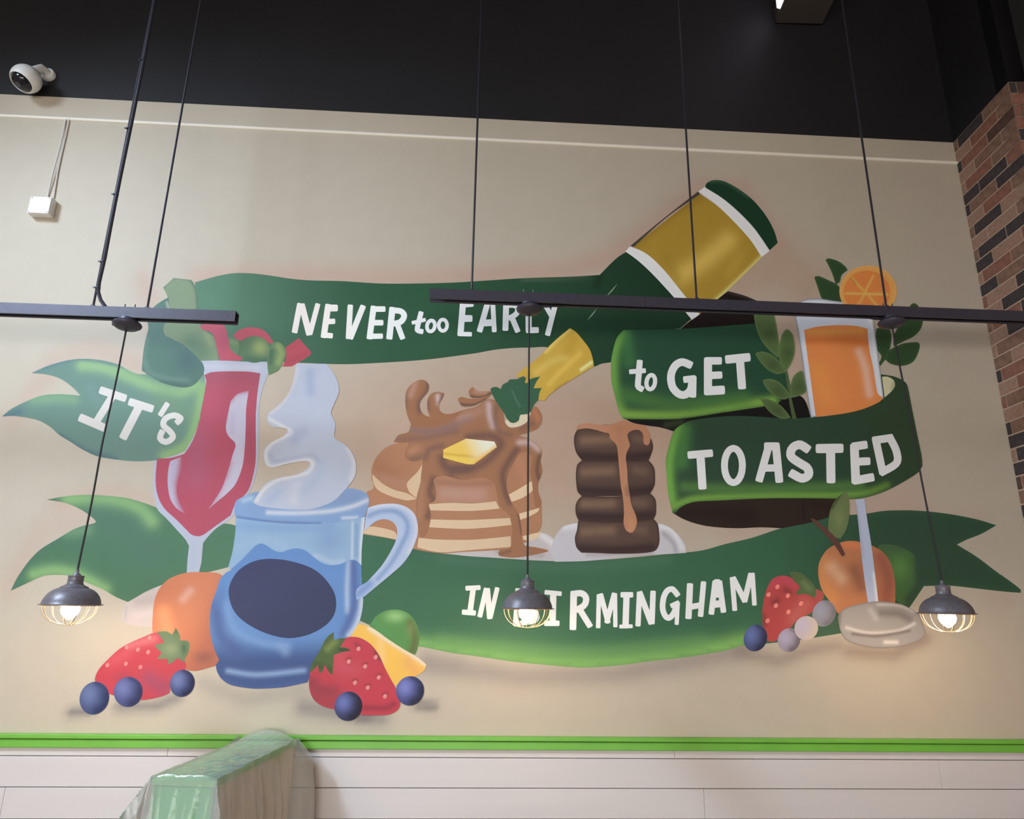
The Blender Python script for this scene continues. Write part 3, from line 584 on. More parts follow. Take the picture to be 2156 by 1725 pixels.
el('rim', TF((318,310),(325,205),(400,155),(520,112),(800,90),(1100,85),(1370,80),(1450,95),(1520,130),(1540,190),(1530,250),(1500,330,1),(1300,385),(1000,405),(700,395),(500,365),(332,347,1)), (136,168,216), [('b',TF((1350,170)),48,24,(134,158,198),.8),('s',TF((620,300),(900,305),(1200,285),(1400,240),(1520,190)),7,(206,216,236),.95),('s',TF((400,190),(470,170)),8,(176,202,232),.9),('s',TF((1300,350),(1430,345)),5,(206,216,236),.8),('s',TF((340,340),(700,385),(1100,398)),3.5,(98,126,178),.8)], mug, label='rolled blue rim')
el('handle', TF((1530,255,1),(1640,225),(1780,220),(1880,250),(1950,310),(1980,400),(1980,500),(1930,640),(1850,760),(1740,860),(1620,960),(1500,1060,1),(1425,1090,1),(1425,1000),(1520,930,1),(1640,800),(1720,680),(1780,560),(1795,460),(1760,390),(1680,360),(1600,380),(1550,420),(1495,465,1),(1512,340,1)), (178,196,228), [('s',TF((1540,330),(1640,290),(1780,290),(1870,360),(1890,460),(1830,600),(1740,760),(1620,900)),8,(122,150,200),.75),('s',TF((1560,250),(1760,230),(1900,280),(1968,400),(1965,500),(1900,660)),7,(206,212,232),.9),('s',TF((1440,1040),(1540,950)),16,(122,152,206),.9)], mug, label='curved pale blue handle')
el('steam', TD((1680,1010,1),(1990,1010,1),(2060,1090)) + PX((712,808),(713,828),(704,850),(697,870)) + TE((1990,160),(1980,300),(2080,370),(2156,450),(2200,560),(2200,680),(2156,760),(2090,840),(1980,950),(1850,1010),(1700,1045),(1400,1035),(1200,1005),(1140,970,1),(1200,870),(1280,770),(1400,720),(1600,680),(1700,620),(1730,560),(1680,545),(1500,570),(1350,610),(1280,590),(1250,500),(1260,420),(1330,350),(1450,290),(1500,230),(1470,205),(1350,190),(1290,130),(1295,60),(1350,0)) + TD((1420,1500),(1520,1420),(1600,1320),(1650,1200)),
   (188,200,226), [('s',TD((1830,1100),(1830,1300)),16,(166,182,218),.8),('s',TD((1700,1060),(1650,1220),(1540,1420),(1420,1520)),6,(210,210,226),.8),('s',TE((1310,110),(1480,205),(1540,250),(1330,370),(1270,480),(1320,600),(1500,560),(1700,530),(1760,580),(1690,670),(1400,740),(1250,840),(1180,950)),5,(222,226,238),.95),('s',TE((1650,240),(1560,340),(1600,260)),16,(168,180,214),.7),('s',TE((1320,470),(1370,550),(1750,480),(1830,560)),7,(168,180,212),.6),('s',TE((1600,800),(1560,950)),18,(210,216,236),.6),('s',TE((1400,860),(1300,960)),14,(170,188,224),.7),('s',TE((2120,420),(2180,560),(2150,740)),7,(214,218,234),.8),('s',TE((1850,560),(1800,720),(1650,860)),16,(174,192,224),.6)], M_, label='pale steam curling up from the mug')

# ---- left strawberry and blueberries
BERRY = lambda t, x, y, rx, ry, base, hi, dk, lab: el('blueberry', ell(t, x, y, rx, ry, 0.35), base, [('b', t((x - rx*.38, y - ry*.25)), rx*.75/t.k, ry*.8/t.k, hi, .95), ('s', t((x + rx*.25, y + ry*.8), (x + rx*.75, y + ry*.45), (x + rx*.9, y - ry*.2)), rx*.55/t.k, dk, .9), ('s', t((x + rx*.1, y - ry*.95), (x + rx*.75, y - ry*.55)), rx*.22/t.k, dk, .6)], M_, label=lab)
def strawberry(pts, base, ops, leaf, lcol, lops, seeds, t, sr, scol, lab):
    s = el('strawberry', pts, base, ops, M_, label=lab)
    el('leaf_cap', leaf, lcol, lops, s)
    for (x, y) in seeds: el('seed', ell(t, x, y, sr * .8, sr, 0.5, 10), scol, [], s)
    return s
strawberry(TC((390,640),(430,540),(520,440),(640,330),(760,260),(900,200),(1010,160),(1150,180),(1300,400),(1330,520),(1250,600),(1170,700),(1160,780),(1050,825),(870,855),(700,830),(560,800),(420,720)), (204,84,98),
   [('s',TC((760,290),(1000,220)),14,(228,130,138),.8),('s',TC((560,460),(700,380)),18,(218,104,116),.7),('s',TC((950,640),(1080,720)),28,(172,92,120),.8),('s',TC((620,620),(700,600)),14,(176,84,104),.6)],
   TC((1030,150,1),(1130,145),(1190,180,1),(1225,105,1),(1270,190),(1270,240,1),(1350,245),(1370,290),(1350,380),(1318,430),(1325,472,1),(1240,420,1),(1200,460),(1150,490,1),(1140,430,1),(1030,430,1),(1080,370,1),(1000,290,1),(1110,260,1)), (120,142,112), [('b',TC((1180,330)),20,16,(150,164,132),.9),('b',TC((1310,320)),9,18,(84,112,92),.9),('b',TC((1225,150)),8,10,(92,122,92),.8)],
   [(520,495),(720,310),(835,335),(940,360),(710,480),(860,515),(955,210)], TC, 24, (232,150,150), 'strawberry lying beside the orange with three blueberries before it')
BERRY(TC,385,835,150,172,(84,96,138),(124,138,184),(62,70,108),'blueberry at the pointed end of the left strawberry')
BERRY(TC,735,770,148,156,(84,94,142),(128,138,196),(62,66,100),'blueberry in front of the middle of the left strawberry')
BERRY(TC,1292,682,126,142,(72,82,126),(124,138,190),(50,54,84),'blueberry under the leaves of the left strawberry')

# ---- lime, lemon, second strawberry
el('lime', TG((1175,265,1),(1230,170),(1340,95),(1480,75),(1600,110),(1690,200),(1735,320),(1740,430),(1712,550),(1690,590,1),(1600,545),(1400,420),(1280,330)), (92,144,84), [('b',TG((1470,150)),24,14,(150,196,130),.95),('s',TG((1640,230),(1690,400),(1660,540)),12,(98,104,66),.85),('b',TG((1640,300)),10,20,(132,146,92),.6),('s',TG((1230,230),(1400,360)),12,(92,150,96),.7)], M_, label='green lime behind the lemon wedge')
el('lemon_wedge', TG((1050,235,1),(1200,280),(1400,420),(1600,550),(1740,630),(1820,700,1),(1800,760),(1720,820),(1560,880),(1470,940,1),(1400,850),(1300,620),(1200,480),(1080,400),(960,380,1)), (240,192,96), [('s',TG((1180,290),(1400,430),(1700,620),(1800,690)),8,(234,222,200),.95),('s',TG((1300,430),(1320,640)),12,(246,208,150),.6),('s',TG((1420,560),(1410,740)),8,(244,192,92),.7),('s',TG((1600,660),(1700,780)),16,(232,172,112),.7)], M_, label='yellow lemon wedge beside the lime')
strawberry(TG((890,400,1),(960,385),(1060,395),(1150,440),(1200,480),(1280,590),(1340,720),(1420,870),(1500,1020),(1525,1130),(1500,1210),(1400,1265),(1250,1275),(1100,1270),(900,1230),(740,1200),(620,1160),(530,1080),(490,960),(490,850),(510,760),(600,640),(700,480)), (196,72,86),
   [('s',TG((830,560),(860,720),(1000,760)),26,(204,90,102),.7),('s',TG((510,900),(600,990),(760,1010)),24,(146,68,78),.8),('s',TG((560,1090),(720,1150)),20,(152,68,78),.6),('s',TG((1120,1190),(1380,1190),(1450,1150)),10,(148,60,74),.75),('s',TG((1020,460),(1060,500)),7,(150,64,74),.7),('s',TG((1240,560),(1290,640)),5,(104,62,66),.7)]
   + [('s',TG((x-18,y-26),(x+22,y-34)),4.5,(150,60,72),.7) for x,y in ((940,665),(1125,720),(1280,845),(1010,905),(1155,960),(1350,1060))],
   TG((770,330,1),(700,380),(660,440),(600,560),(540,650),(510,720),(495,782,1),(530,770),(590,700,1),(602,795,1),(640,780),(665,700,1),(720,790),(755,818,1),(760,720),(770,590,1),(860,560),(962,540,1),(920,512),(840,500,1),(880,440),(902,398,1),(830,402),(780,425,1),(765,385)), (86,106,68), [('s',TG((700,520),(780,440)),10,(126,142,84),.9),('s',TG((840,530),(950,540)),6,(58,76,52),.8),('s',TG((560,700),(740,760)),10,(66,86,58),.6)],
   [(1050,520),(1245,615),(940,665),(1125,720),(1280,845),(1010,905),(1155,960),(1350,1060)], TG, 27, (222,150,148), 'strawberry with leaves up leaning in front of the mug and lemon')
BERRY(TG,1635,998,158,168,(66,72,120),(128,134,204),(42,44,62),'blueberry under the lemon wedge')
BERRY(TG,935,1172,158,168,(54,56,86),(116,126,190),(42,40,54),'dark blueberry in front of the middle strawberry')

# ---- chocolate cake stack
cake = None
for i, P in enumerate((TJ((200,1225,1),(500,1250),(800,1235),(1020,1215,1),(1070,1270),(1090,1400),(1085,1500),(1040,1570),(900,1595),(600,1602),(400,1594),(230,1590,1),(175,1530),(158,1420),(180,1350),(190,1270)),
          TJ((240,962,1),(600,972),(985,932,1),(1045,1000),(1055,1100),(1050,1170),(1025,1222,1),(700,1252),(400,1248),(195,1228,1),(168,1160),(168,1060),(200,1000)),
          TJ((235,574,1),(600,572),(970,572,1),(1030,650),(1042,760),(1035,850),(1000,920),(985,938,1),(760,962),(500,968),(235,968,1),(190,920),(175,840),(170,720),(185,620)),
          TJ((190,232),(300,190),(700,180),(900,220),(960,280),(1000,340),(1020,430),(990,530),(970,575,1),(800,578),(500,578),(240,578,1),(180,500),(155,420),(150,320)))):
    y0, y1 = (1250, 1590) if i == 0 else (975, 1230) if i == 1 else (590, 950) if i == 2 else (250, 570)
    ops = [('s',TJ((260,y0+(y1-y0)*.32),(560,y0+(y1-y0)*.28)),16,(122,98,82),.75),('s',TJ((830,y0+(y1-y0)*.25),(920,y0+(y1-y0)*.3)),14,(112,90,78),.6),('s',TJ((220,y1-45),(600,y1-30),(1000,y1-55)),15,(54,42,42),.9),('e',4,(60,46,44),.7)]
    if cake is None: cake = el('cake_stack', P, (84,67,61), ops, M_, label='stack of four dark chocolate cakes with caramel sauce')
    else: el('cake_layer', P, (80,64,59), ops, cake)
el('caramel_sauce', TJ((178,238,1),(190,190),(280,165),(420,180),(550,180),(640,150),(700,133),(760,155),(830,165),(890,165),(940,200),(980,270),(992,340),(970,400),(940,405),(915,380),(910,290),(870,240),(800,240),(740,280),(745,340),(765,410),(730,480),(720,550),(735,680),(740,800),(760,940),(780,1060),(830,1180),(842,1270),(810,1350),(770,1372),(720,1340),(695,1260),(700,1150),(690,1000),(665,850),(645,640),(625,430),(600,380),(545,330),(540,280),(480,265),(380,235),(280,220)), (166,120,94), [('s',TJ((650,250),(680,600)),12,(156,112,90),.6),('s',TJ((730,880),(740,950)),7,(120,94,80),.7),('s',TJ((780,1250),(780,1330)),10,(178,130,100),.7),('s',TJ((240,200),(500,215)),10,(172,126,108),.6)], cake, label='caramel coloured sauce running down the cakes')

# ---- bottle
bot = el('bottle', TK((1190,238,1),(1400,380),(1560,540),(1720,720),(1830,890,1),(1480,1230),(1190,1482,1),(1080,1340),(960,1190),(830,1030),(700,900),(600,830),(500,780,1)), (138,112,48), [('s',TK((1480,720),(1250,920),(1000,1080)),30,(176,150,78),.8),('s',TK((1200,260),(850,480),(520,760)),16,(122,96,42),.8),('s',TK((1830,900),(1500,1220),(1330,1370)),8,(198,180,108),.9),('s',TK((850,900),(960,1100)),16,(130,106,46),.6),('s',TK((1600,900),(1500,1050)),18,(150,124,56),.6)], M_, label='tilted bottle with a gold label between white bands')
el('dark_edge', TK((1175,212,1),(1195,240,1),(850,480),(510,785,1),(478,772,1),(820,490)), (62,58,54), [], bot)
el('fold', TK((990,1632,1),(1110,1535),(1190,1480),(1350,1345),(1485,1240,1),(1650,1285),(1760,1330),(1840,1370),(1900,1420),(1960,1500,1),(1900,1570,1),(1740,1577),(1500,1600),(1200,1622)), (34,29,26), [('s',TK((1480,1250),(1700,1310),(1840,1380)),4,(60,54,50),.7)], M_, label='black inside of the ribbon below the bottle')
el('white_band', TK((1245,163,1),(1430,285),(1600,430),(1760,600),(1914,825,1),(1830,890,1),(1720,720),(1560,540),(1380,365),(1178,213,1)), (196,190,188), [('s',TK((1700,580),(1860,830)),6,(184,176,172),.5)], bot)
el('bottle_end', TK((1250,172,1),(1260,130),(1330,95),(1440,105),(1600,190),(1750,310),(1880,470),(1960,620),(1996,742,1),(1913,818,1),(1760,600),(1600,430),(1430,285)), (32,50,38), [('s',TK((1300,110),(1450,115),(1700,270)),5,(54,78,60),.6)], bot, label='dark green bottom of the bottle')
el('white_band', TK((470,780,1),(425,830,1),(560,930),(700,1060),(850,1220),(960,1345),(1040,1450),(1112,1537,1),(1192,1480,1),(1080,1340),(960,1190),(830,1030),(700,900),(600,830)), (210,204,206), [], bot)

el('glint', TK((215,1312,1),(285,1225),(342,1165,1),(290,1238)), (120,140,122), [], bot)
el('glint', TK((28,1545,1),(80,1475),(135,1415,1),(88,1488)), (116,136,118), [], bot)

# ---- right ribbon
el('fold', TL((240,1165,1),(450,1150),(800,1140),(1050,1110),(1300,1070),(1700,1010),(1850,960),(2100,960),(2200,1205,1),(1800,1195),(1400,1192),(1000,1215),(900,1245),(780,1317,1),(640,1275),(500,1255),(350,1225)), (30,30,28), [('s',TL((700,1250),(850,1220)),10,(52,62,44),.6)], M_, label='black inside of the ribbon between to GET and TOASTED')
get = el('ribbon', TL((260,270,1),(190,350),(150,480),(130,600),(135,800),(170,950),(220,1130),(262,1190,1),(450,1192),(800,1190),(1050,1160),(1300,1120),(1700,1060),(1850,1030,1),(1960,930,1),(1925,700),(1880,500),(1830,300),(1790,190,1),(1600,203),(1200,235),(845,258)), (40,66,52), [('s',TL((240,310),(170,480),(150,650),(160,850),(220,1080)),17,(96,140,68),.85),('s',TL((240,1140),(500,1150),(850,1140),(1150,1100),(1500,1040),(1800,1000)),15,(112,150,68),.85),('s',TL((280,950),(800,1040),(1500,980)),26,(66,104,58),.7),('s',TL((280,320),(320,600)),22,(62,104,64),.6),('s',TL((270,1192),(800,1195),(1300,1125)),3,(40,60,40),.7)], M_, label='short green ribbon length reading to GET')
el('fold', TN((145,1087,1),(200,1030),(300,995),(500,985),(800,970),(1100,968),(1380,970,1),(1372,1060),(1320,1106),(1180,1150),(955,1195,1),(800,1188),(600,1195),(400,1180),(280,1152),(200,1120)), (46,38,35), [('s',TN((180,1080),(400,1080),(700,1100)),30,(36,31,30),.7),('s',TN((1115,990),(1125,1120)),2.5,(30,26,25),.8),('s',TN((1200,1020),(1330,1030)),14,(40,34,32),.5)], M_, label='dark inside of the ribbon below TOASTED')
toast = el('ribbon', TN((140,460),(100,580),(80,680),(85,800),(100,950),(130,1080,1),(145,1087,1),(200,1030),(300,995),(500,985),(800,970),(1100,968),(1300,970),(1480,975),(1600,960),(1750,910),(1900,830),(1990,770),(2020,720,1),(2015,650),(1980,480),(1940,280),(1905,110),(1870,75),(1800,45),(1690,28,1),(1725,215,1),(1650,260),(1500,310),(1300,345),(1180,355),(1000,366),(800,352),(600,345),(400,360),(270,380),(200,410)), (44,62,50), [('s',TN((170,440),(120,600),(100,780),(120,980)),17,(98,144,66),.85),('s',TN((120,1040),(280,975),(600,955),(1000,945),(1350,945),(1600,925),(1750,870)),11,(100,136,62),.85),('s',TN((220,880),(600,900),(1100,890),(1550,870)),16,(74,108,58),.7),('s',TN((220,450),(200,700)),22,(66,108,60),.7),('s',TN((1910,130),(1990,500),(2010,700)),6,(58,80,52),.7),('g',TN((1300,600),(1900,500)),(48,60,44),.6)], M_, label='curled green ribbon length reading TOASTED')
el('ring_opening', TM((1385,1228,1),(1440,1228),(1500,1262),(1512,1320),(1480,1370),(1410,1432,1)), (160,154,128), [('s',TM((1500,1290),(1490,1350)),6,(110,116,86),.6)], toast, label='cream gap seen through the ribbon loop')

# ---- orange drink, plants and slice
for P in (TM((830,80,1),(860,65),(960,95),(1030,150),(1048,182,1),(990,230),(970,300),(930,322,1),(890,200)), TM((720,250,1),(760,238),(860,280),(940,320),(980,370),(985,470),(1015,525,1),(880,525),(800,470),(760,370)),
          TM((1690,505),(1740,530),(1785,650),(1770,750),(1700,830),(1600,880),(1500,932,1),(1500,830),(1560,700),(1640,560)), TM((1510,935,1),(1600,900),(1740,890),(1757,930),(1730,1020),(1680,1090),(1580,1122),(1470,1102),(1408,1052,1),(1440,980)), TM((1330,755,1),(1430,740),(1475,800),(1470,920),(1430,1040),(1365,1125,1),(1355,1090,1),(1380,1030),(1330,950),(1320,850))):
    el('leaf', P, (44,60,42), [('e',4,(58,76,52),.5)], M_)
og = el('drink_glass', TM((530,620),(545,540),(600,480),(750,460),(900,480),(1060,500),(1230,520),(1290,560),(1302,680),(1332,900),(1372,1200),(1402,1440,1),(1330,1480),(1200,1540),(1000,1590),(740,1622),(685,1632,1),(650,1400),(600,1050),(560,780)), (164,168,182), [('s',TM((620,540),(1200,560)),14,(186,188,200),.7),('e',2.2,(70,72,84),.8),('s',TM((600,680),(900,690),(1200,680)),12,(150,152,166),.5),('s',TM((1275,680),(1330,1100),(1375,1400)),5,(188,192,206),.8)], M_, label='tall glass of orange drink with an orange slice on its rim')
el('orange_drink', TM((620,770,1),(750,737),(950,722),(1130,730),(1242,757,1),(1260,950),(1300,1150),(1342,1390),(1395,1437,1),(1360,1475),(1200,1545),(1000,1592),(735,1622,1),(710,1450),(670,1150),(640,930)), (176,109,66), [('s',TM((640,880),(900,870),(1230,890)),11,(168,94,52),.85),('s',TM((680,790),(1180,780)),9,(192,124,68),.7),('s',TM((1160,980),(1220,1150),(1260,1400)),12,(184,146,130),.85),('s',TM((760,1150),(850,1450)),26,(194,118,62),.6)], og, label='orange juice filling the glass')
sl = el('orange_slice', ell(TM,1248,388,282,252), (176,124,70), [('e',4,(186,132,80),.7)], M_, label='round orange slice on the rim of the tall glass')
el('flesh', ell(TM,1238,398,228,212), (170,103,58), [('s',TM((1070,240),(1200,380)),3.2,(200,142,76),.9),('s',TM((1300,240),(1225,380)),3.2,(198,140,76),.9),('s',TM((1030,410),(1440,420)),3.4,(200,144,80),.9),('s',TM((1225,400),(1130,560)),3.2,(198,140,76),.8),('s',TM((1225,400),(1370,570)),3.2,(198,140,76),.8),('s',TM((1060,235),(1130,320)),2.4,(140,90,54),.8)], sl)
el('plant_stem', TM((425,1150,1),(450,1150,1),(480,1290),(495,1430),(548,1645,1),(505,1645,1),(470,1450),(455,1300)), (66,80,56), [], M_)
for P in (TM((125,615,1),(325,600,1),(352,750),(378,930),(365,1045,1),(280,970),(200,870),(150,750)), TM((375,930,1),(405,810),(450,760),(500,800),(530,930),(510,1060),(440,1182,1),(375,1050)), TM((138,1000,1),(200,980),(300,1010),(400,1100),(442,1182,1),(350,1202),(250,1150),(180,1070)),
          TM((213,1260,1),(300,1250),(400,1300),(492,1422,1),(430,1452),(330,1420),(240,1330)), TM((484,1322,1),(520,1220),(600,1170),(625,1260),(642,1370),(560,1420),(488,1435,1)), TM((188,1440,1),(280,1450),(400,1520),(492,1632,1),(400,1642),(300,1590),(220,1500))):
    q = crom(P); c = q.mean(0)
    el('leaf', P, (70,86,56), [('b',PX(tuple(c + np.array([4, 4]))),18,18,(56,70,46),.7),('e',3,(84,102,66),.6)], M_)

# ---- right fruit
el('lime', TO((1400,610),(1550,580),(1700,640),(1790,750),(1800,900),(1770,1050),(1640,1150),(1500,1000)), (62,86,54), [('b',TO((1610,800)),26,30,(78,110,60),.9),('s',TO((1780,720),(1790,950),(1700,1100)),14,(52,66,52),.95),('s',TO((1450,600),(1650,610)),10,(60,78,58),.8)], M_, label='green lime behind the peach')
el('strawberry_shade', TO((700,1000),(860,1020),(880,1090),(780,1170)), (150,74,70), [], M_)
el('peach', TO((830,800),(850,720),(920,620),(1040,558),(1150,540),(1260,560),(1350,590),(1450,650),(1520,750),(1560,900),(1565,1050),(1545,1160),(1300,1200),(1020,1238,1),(950,1130),(870,1020),(835,900)), (158,102,72), [('s',TO((900,760),(860,880),(960,1080)),26,(178,116,72),.8),('s',TO((960,800),(1050,900)),22,(186,146,118),.7),('s',TO((1430,700),(1500,900),(1480,1100)),26,(134,80,66),.95),('s',TO((1180,820),(1240,980)),20,(124,80,64),.8),('s',TO((1080,570),(1230,590)),12,(186,108,72),.8)], M_, label='orange peach with a leafy stem behind the right glass stem')
el('peach_leaf', TO((1090,65,1),(1000,140),(950,230),(930,330),(925,430),(960,490),(1040,522,1),(1090,450),(1120,350),(1130,220),(1115,100)), (88,98,66), [('s',TO((1040,90),(960,230)),5,(54,56,40),.8),('b',TO((1030,330)),14,26,(104,114,78),.7)], M_)
el('peach_stalk', TO((755,322,1),(800,335),(920,435),(1020,540),(1088,670,1),(1058,692,1),(990,590),(880,462),(780,362)), (82,58,52), [], M_)
sg = el('glass_stem', TO((1185,145,1),(1270,138,1),(1300,350),(1340,600),(1390,1000),(1405,1140,1),(1310,1160,1),(1270,900),(1235,600),(1210,350)), (152,156,174), [('s',TO((1360,850),(1395,1120)),5,(190,188,196),.8),('s',TO((1200,200),(1260,700)),4,(134,136,154),.6)], M_, label='grey stem of the tall glass')
el('glass_foot', TO((1020,1260),(1080,1190),(1200,1150),(1400,1118),(1600,1140),(1700,1180),(1800,1250),(1830,1330),(1856,1430),(1800,1492),(1650,1547),(1450,1567),(1250,1547),(1100,1490),(1040,1400)), (140,131,127), [('s',TO((1430,1230),(1600,1240),(1700,1290)),12,(110,100,96),.8),('s',TO((1100,1370),(1300,1420),(1600,1400),(1750,1330)),5,(182,172,168),.9),('s',TO((1160,1430),(1400,1450),(1700,1400)),5,(98,86,82),.8),('s',TO((1400,1150),(1600,1160),(1740,1215)),4,(176,168,166),.8),('s',TO((1470,1510),(1580,1510)),6,(192,182,176),.9),('s',TO((1040,1240),(1030,1340)),5,(104,94,88),.7),('e',2.2,(100,88,82),.6),('s',TO((1330,1200),(1380,1280)),9,(164,156,152),.7)], sg, label='round grey foot of the tall glass')
strawberry(TO((380,920),(440,880),(520,875),(580,900),(640,960),(720,1050),(790,1080),(830,1090),(810,1160),(760,1230),(640,1290),(540,1400),(440,1490),(380,1505),(330,1480),(300,1360),(298,1180),(330,1020)), (158,66,66), [('s',TO((400,960),(500,900),(600,960)),12,(172,70,84),.7),('s',TO((400,1130),(440,1110)),9,(104,50,52),.7),('s',TO((520,1010),(560,1030)),9,(112,52,54),.7),('s',TO((310,1260),(320,1340)),8,(108,52,54),.7),('s',TO((700,1150),(600,1280)),22,(170,90,82),.7)],
   TO((550,838,1),(650,840),(720,890),(780,950),(810,1030),(792,1090,1),(720,1050),(640,1055,1),(612,1040,1),(655,980),(600,930)), (78,92,62), [('s',TO((690,940),(740,1000)),9,(98,112,74),.8)], [(440,980),(355,1055),(540,1065),(425,1160),(545,1220),(345,1305),(665,1140)], TO, 24, (206,120,110), 'strawberry beside the lettering with four berries at its foot')
BERRY(TO,230,1470,110,130,(66,72,104),(92,104,152),(44,44,62),'dark blueberry left of the strawberry by the peach')
BERRY(TO,885,1235,110,128,(124,119,125),(134,132,148),(100,94,102),'pale grey berry beside the glass foot')
BERRY(TO,550,1490,106,116,(140,130,142),(160,150,170),(96,84,92),'grey lilac berry in front of the strawberry by the peach')
BERRY(TO,715,1375,112,116,(172,158,160),(172,160,176),(182,164,148),'palest berry in the middle of the row')

# ---- lettering
for st in ([(80,(1060,505),(1270,575)),(75,(1160,560),(1010,800)),(85,(850,790),(1060,880))], [(80,(1360,625),(1550,685)),(85,(1430,680),(1280,970))], [(55,(1720,650),(1660,745))],
           [(62,(1835,825),(1865,790),(1800,758),(1710,790),(1685,860),(1750,920),(1785,985),(1710,1035),(1650,995),(1668,935))]): letter(TA, st, its, (232,238,246))
for st in ([(85,(285,165),(215,530)),(92,(320,175),(420,560)),(75,(545,165),(440,560))], [(90,(700,180),(640,600)),(100,(700,200),(800,200)),(80,(680,400),(770,395)),(80,(640,595),(735,605))], [(80,(1025,185),(1000,620)),(85,(1205,195),(1035,620))],
           [(88,(1365,205),(1310,620)),(82,(1370,215),(1505,215)),(82,(1345,415),(1475,415)),(78,(1310,615),(1470,612))], [(92,(1640,225),(1600,620)),(86,(1640,235),(1760,245),(1815,300),(1795,370),(1740,415),(1650,430)),(80,(1715,440),(1785,625))]): letter(TR, st, never, (240,240,246))
for st in ([(68,(165,130),(130,270),(118,350),(170,368)),(50,(65,250),(210,215))], [(50,)+tuple(ring(300,295,52,74,.2))], [(48,)+tuple(ring(460,285,56,76,.0))], [(82,(730,-40),(695,395)),(78,(740,10),(835,2)),(90,(720,195),(815,195)),(60,(690,402),(820,405))],
           [(76,(1060,-20),(955,345)),(64,(1125,-20),(1145,350)),(90,(1020,255),(1130,250)),(60,(1050,-20),(1130,-20))], [(80,(1305,-20),(1295,325)),(72,(1305,20),(1410,18),(1462,62),(1440,135),(1360,185)),(74,(1385,190),(1452,350))], [(82,(1602,20),(1605,345)),(80,(1605,352),(1705,350))],
           [(72,(1960,10),(1862,395)),(64,(1845,50),(1910,165))]): letter(TS, st, never, (240,242,248))
for st in ([(62,(425,605),(415,740),(408,850),(440,875)),(50,(338,700),(468,690))], [(44,)+tuple(ring(540,808,44,74,.15))], [(80,(935,625),(860,600),(790,640),(748,740),(765,860),(830,930),(890,940),(950,890),(968,800)),(70,(905,780),(975,772)),(74,(975,775),(972,935))],
           [(84,(1130,590),(1130,905)),(78,(1130,588),(1240,588)),(76,(1140,740),(1245,735)),(92,(1130,898),(1265,890))], [(88,(1345,572),(1530,553)),(84,(1460,580),(1480,845))]): letter(TL, st, get, (232,232,238))
for st in ([(58,(268,640),(410,628)),(62,(340,640),(355,875))], [(52,)+tuple(ring(590,720,68,130,.0))], [(58,(855,580),(788,820)),(60,(912,580),(936,825)),(55,(835,740),(925,738)),(60,(848,575),(912,575))], [(66,(1142,590),(1090,562),(1035,590),(1025,650),(1085,698),(1150,740),(1160,790),(1110,818),(1040,785))],
           [(70,(1243,592),(1392,590)),(68,(1325,610),(1328,825))], [(66,(1505,585),(1515,830)),(62,(1510,575),(1578,565)),(60,(1520,692),(1600,688)),(64,(1520,832),(1628,812))], [(58,(1668,530),(1718,765)),(58,(1665,528),(1775,512)),(58,(1775,512),(1822,610),(1825,700),(1720,768))]): letter(TN, st, toast, (226,224,230))
for st in ([(65,(155,310),(300,302)),(74,(230,320),(190,610)),(70,(110,630),(235,640))], [(66,(400,335),(322,670)),(74,(420,340),(450,690)),(62,(548,325),(462,685))], [(78,(830,345),(800,780)),(70,(830,352),(970,380),(990,460),(840,540)),(70,(840,560),(1050,610),(1065,735),(800,785))],
           [(62,(1210,365),(1385,382)),(84,(1300,390),(1290,770)),(74,(1210,778),(1350,778))], [(90,(1572,385),(1562,830)),(84,(1575,385),(1680,378),(1738,440),(1715,535),(1630,590)),(80,(1650,590),(1780,800))]): letter(TT, st, low, (240,236,236))
letter(TQ, [(26,(1108,375),(1104,550)),(30,(1120,372),(1160,520)),(30,(1196,368),(1156,520)),(25,(1202,368),(1204,545))], low, (238,234,232))
for st in ([(74,(200,398),(305,398)),(84,(248,410),(235,810)),(52,(175,822),(308,818))], [(70,(420,385),(402,790)),(78,(430,385),(572,760)),(74,(602,375),(588,760))], [(76,(922,390),(860,320),(790,345),(742,440),(730,580),(762,675),(810,710),(870,660),(905,575)),(66,(862,540),(928,510)),(56,(932,515),(918,775))],
           [(84,(1095,280),(1076,685)),(74,(1275,250),(1238,660)),(78,(1100,560),(1245,535))], [(76,(1430,240),(1382,630)),(76,(1490,240),(1540,605)),(95,(1420,525),(1520,515)),(80,(1458,225),(1458,400))], [(66,(1660,190),(1692,585)),(76,(1680,190),(1820,465)),(76,(1905,140),(1828,465)),(62,(1930,130),(1955,515))]): letter(TU, st, low, (236,232,230))

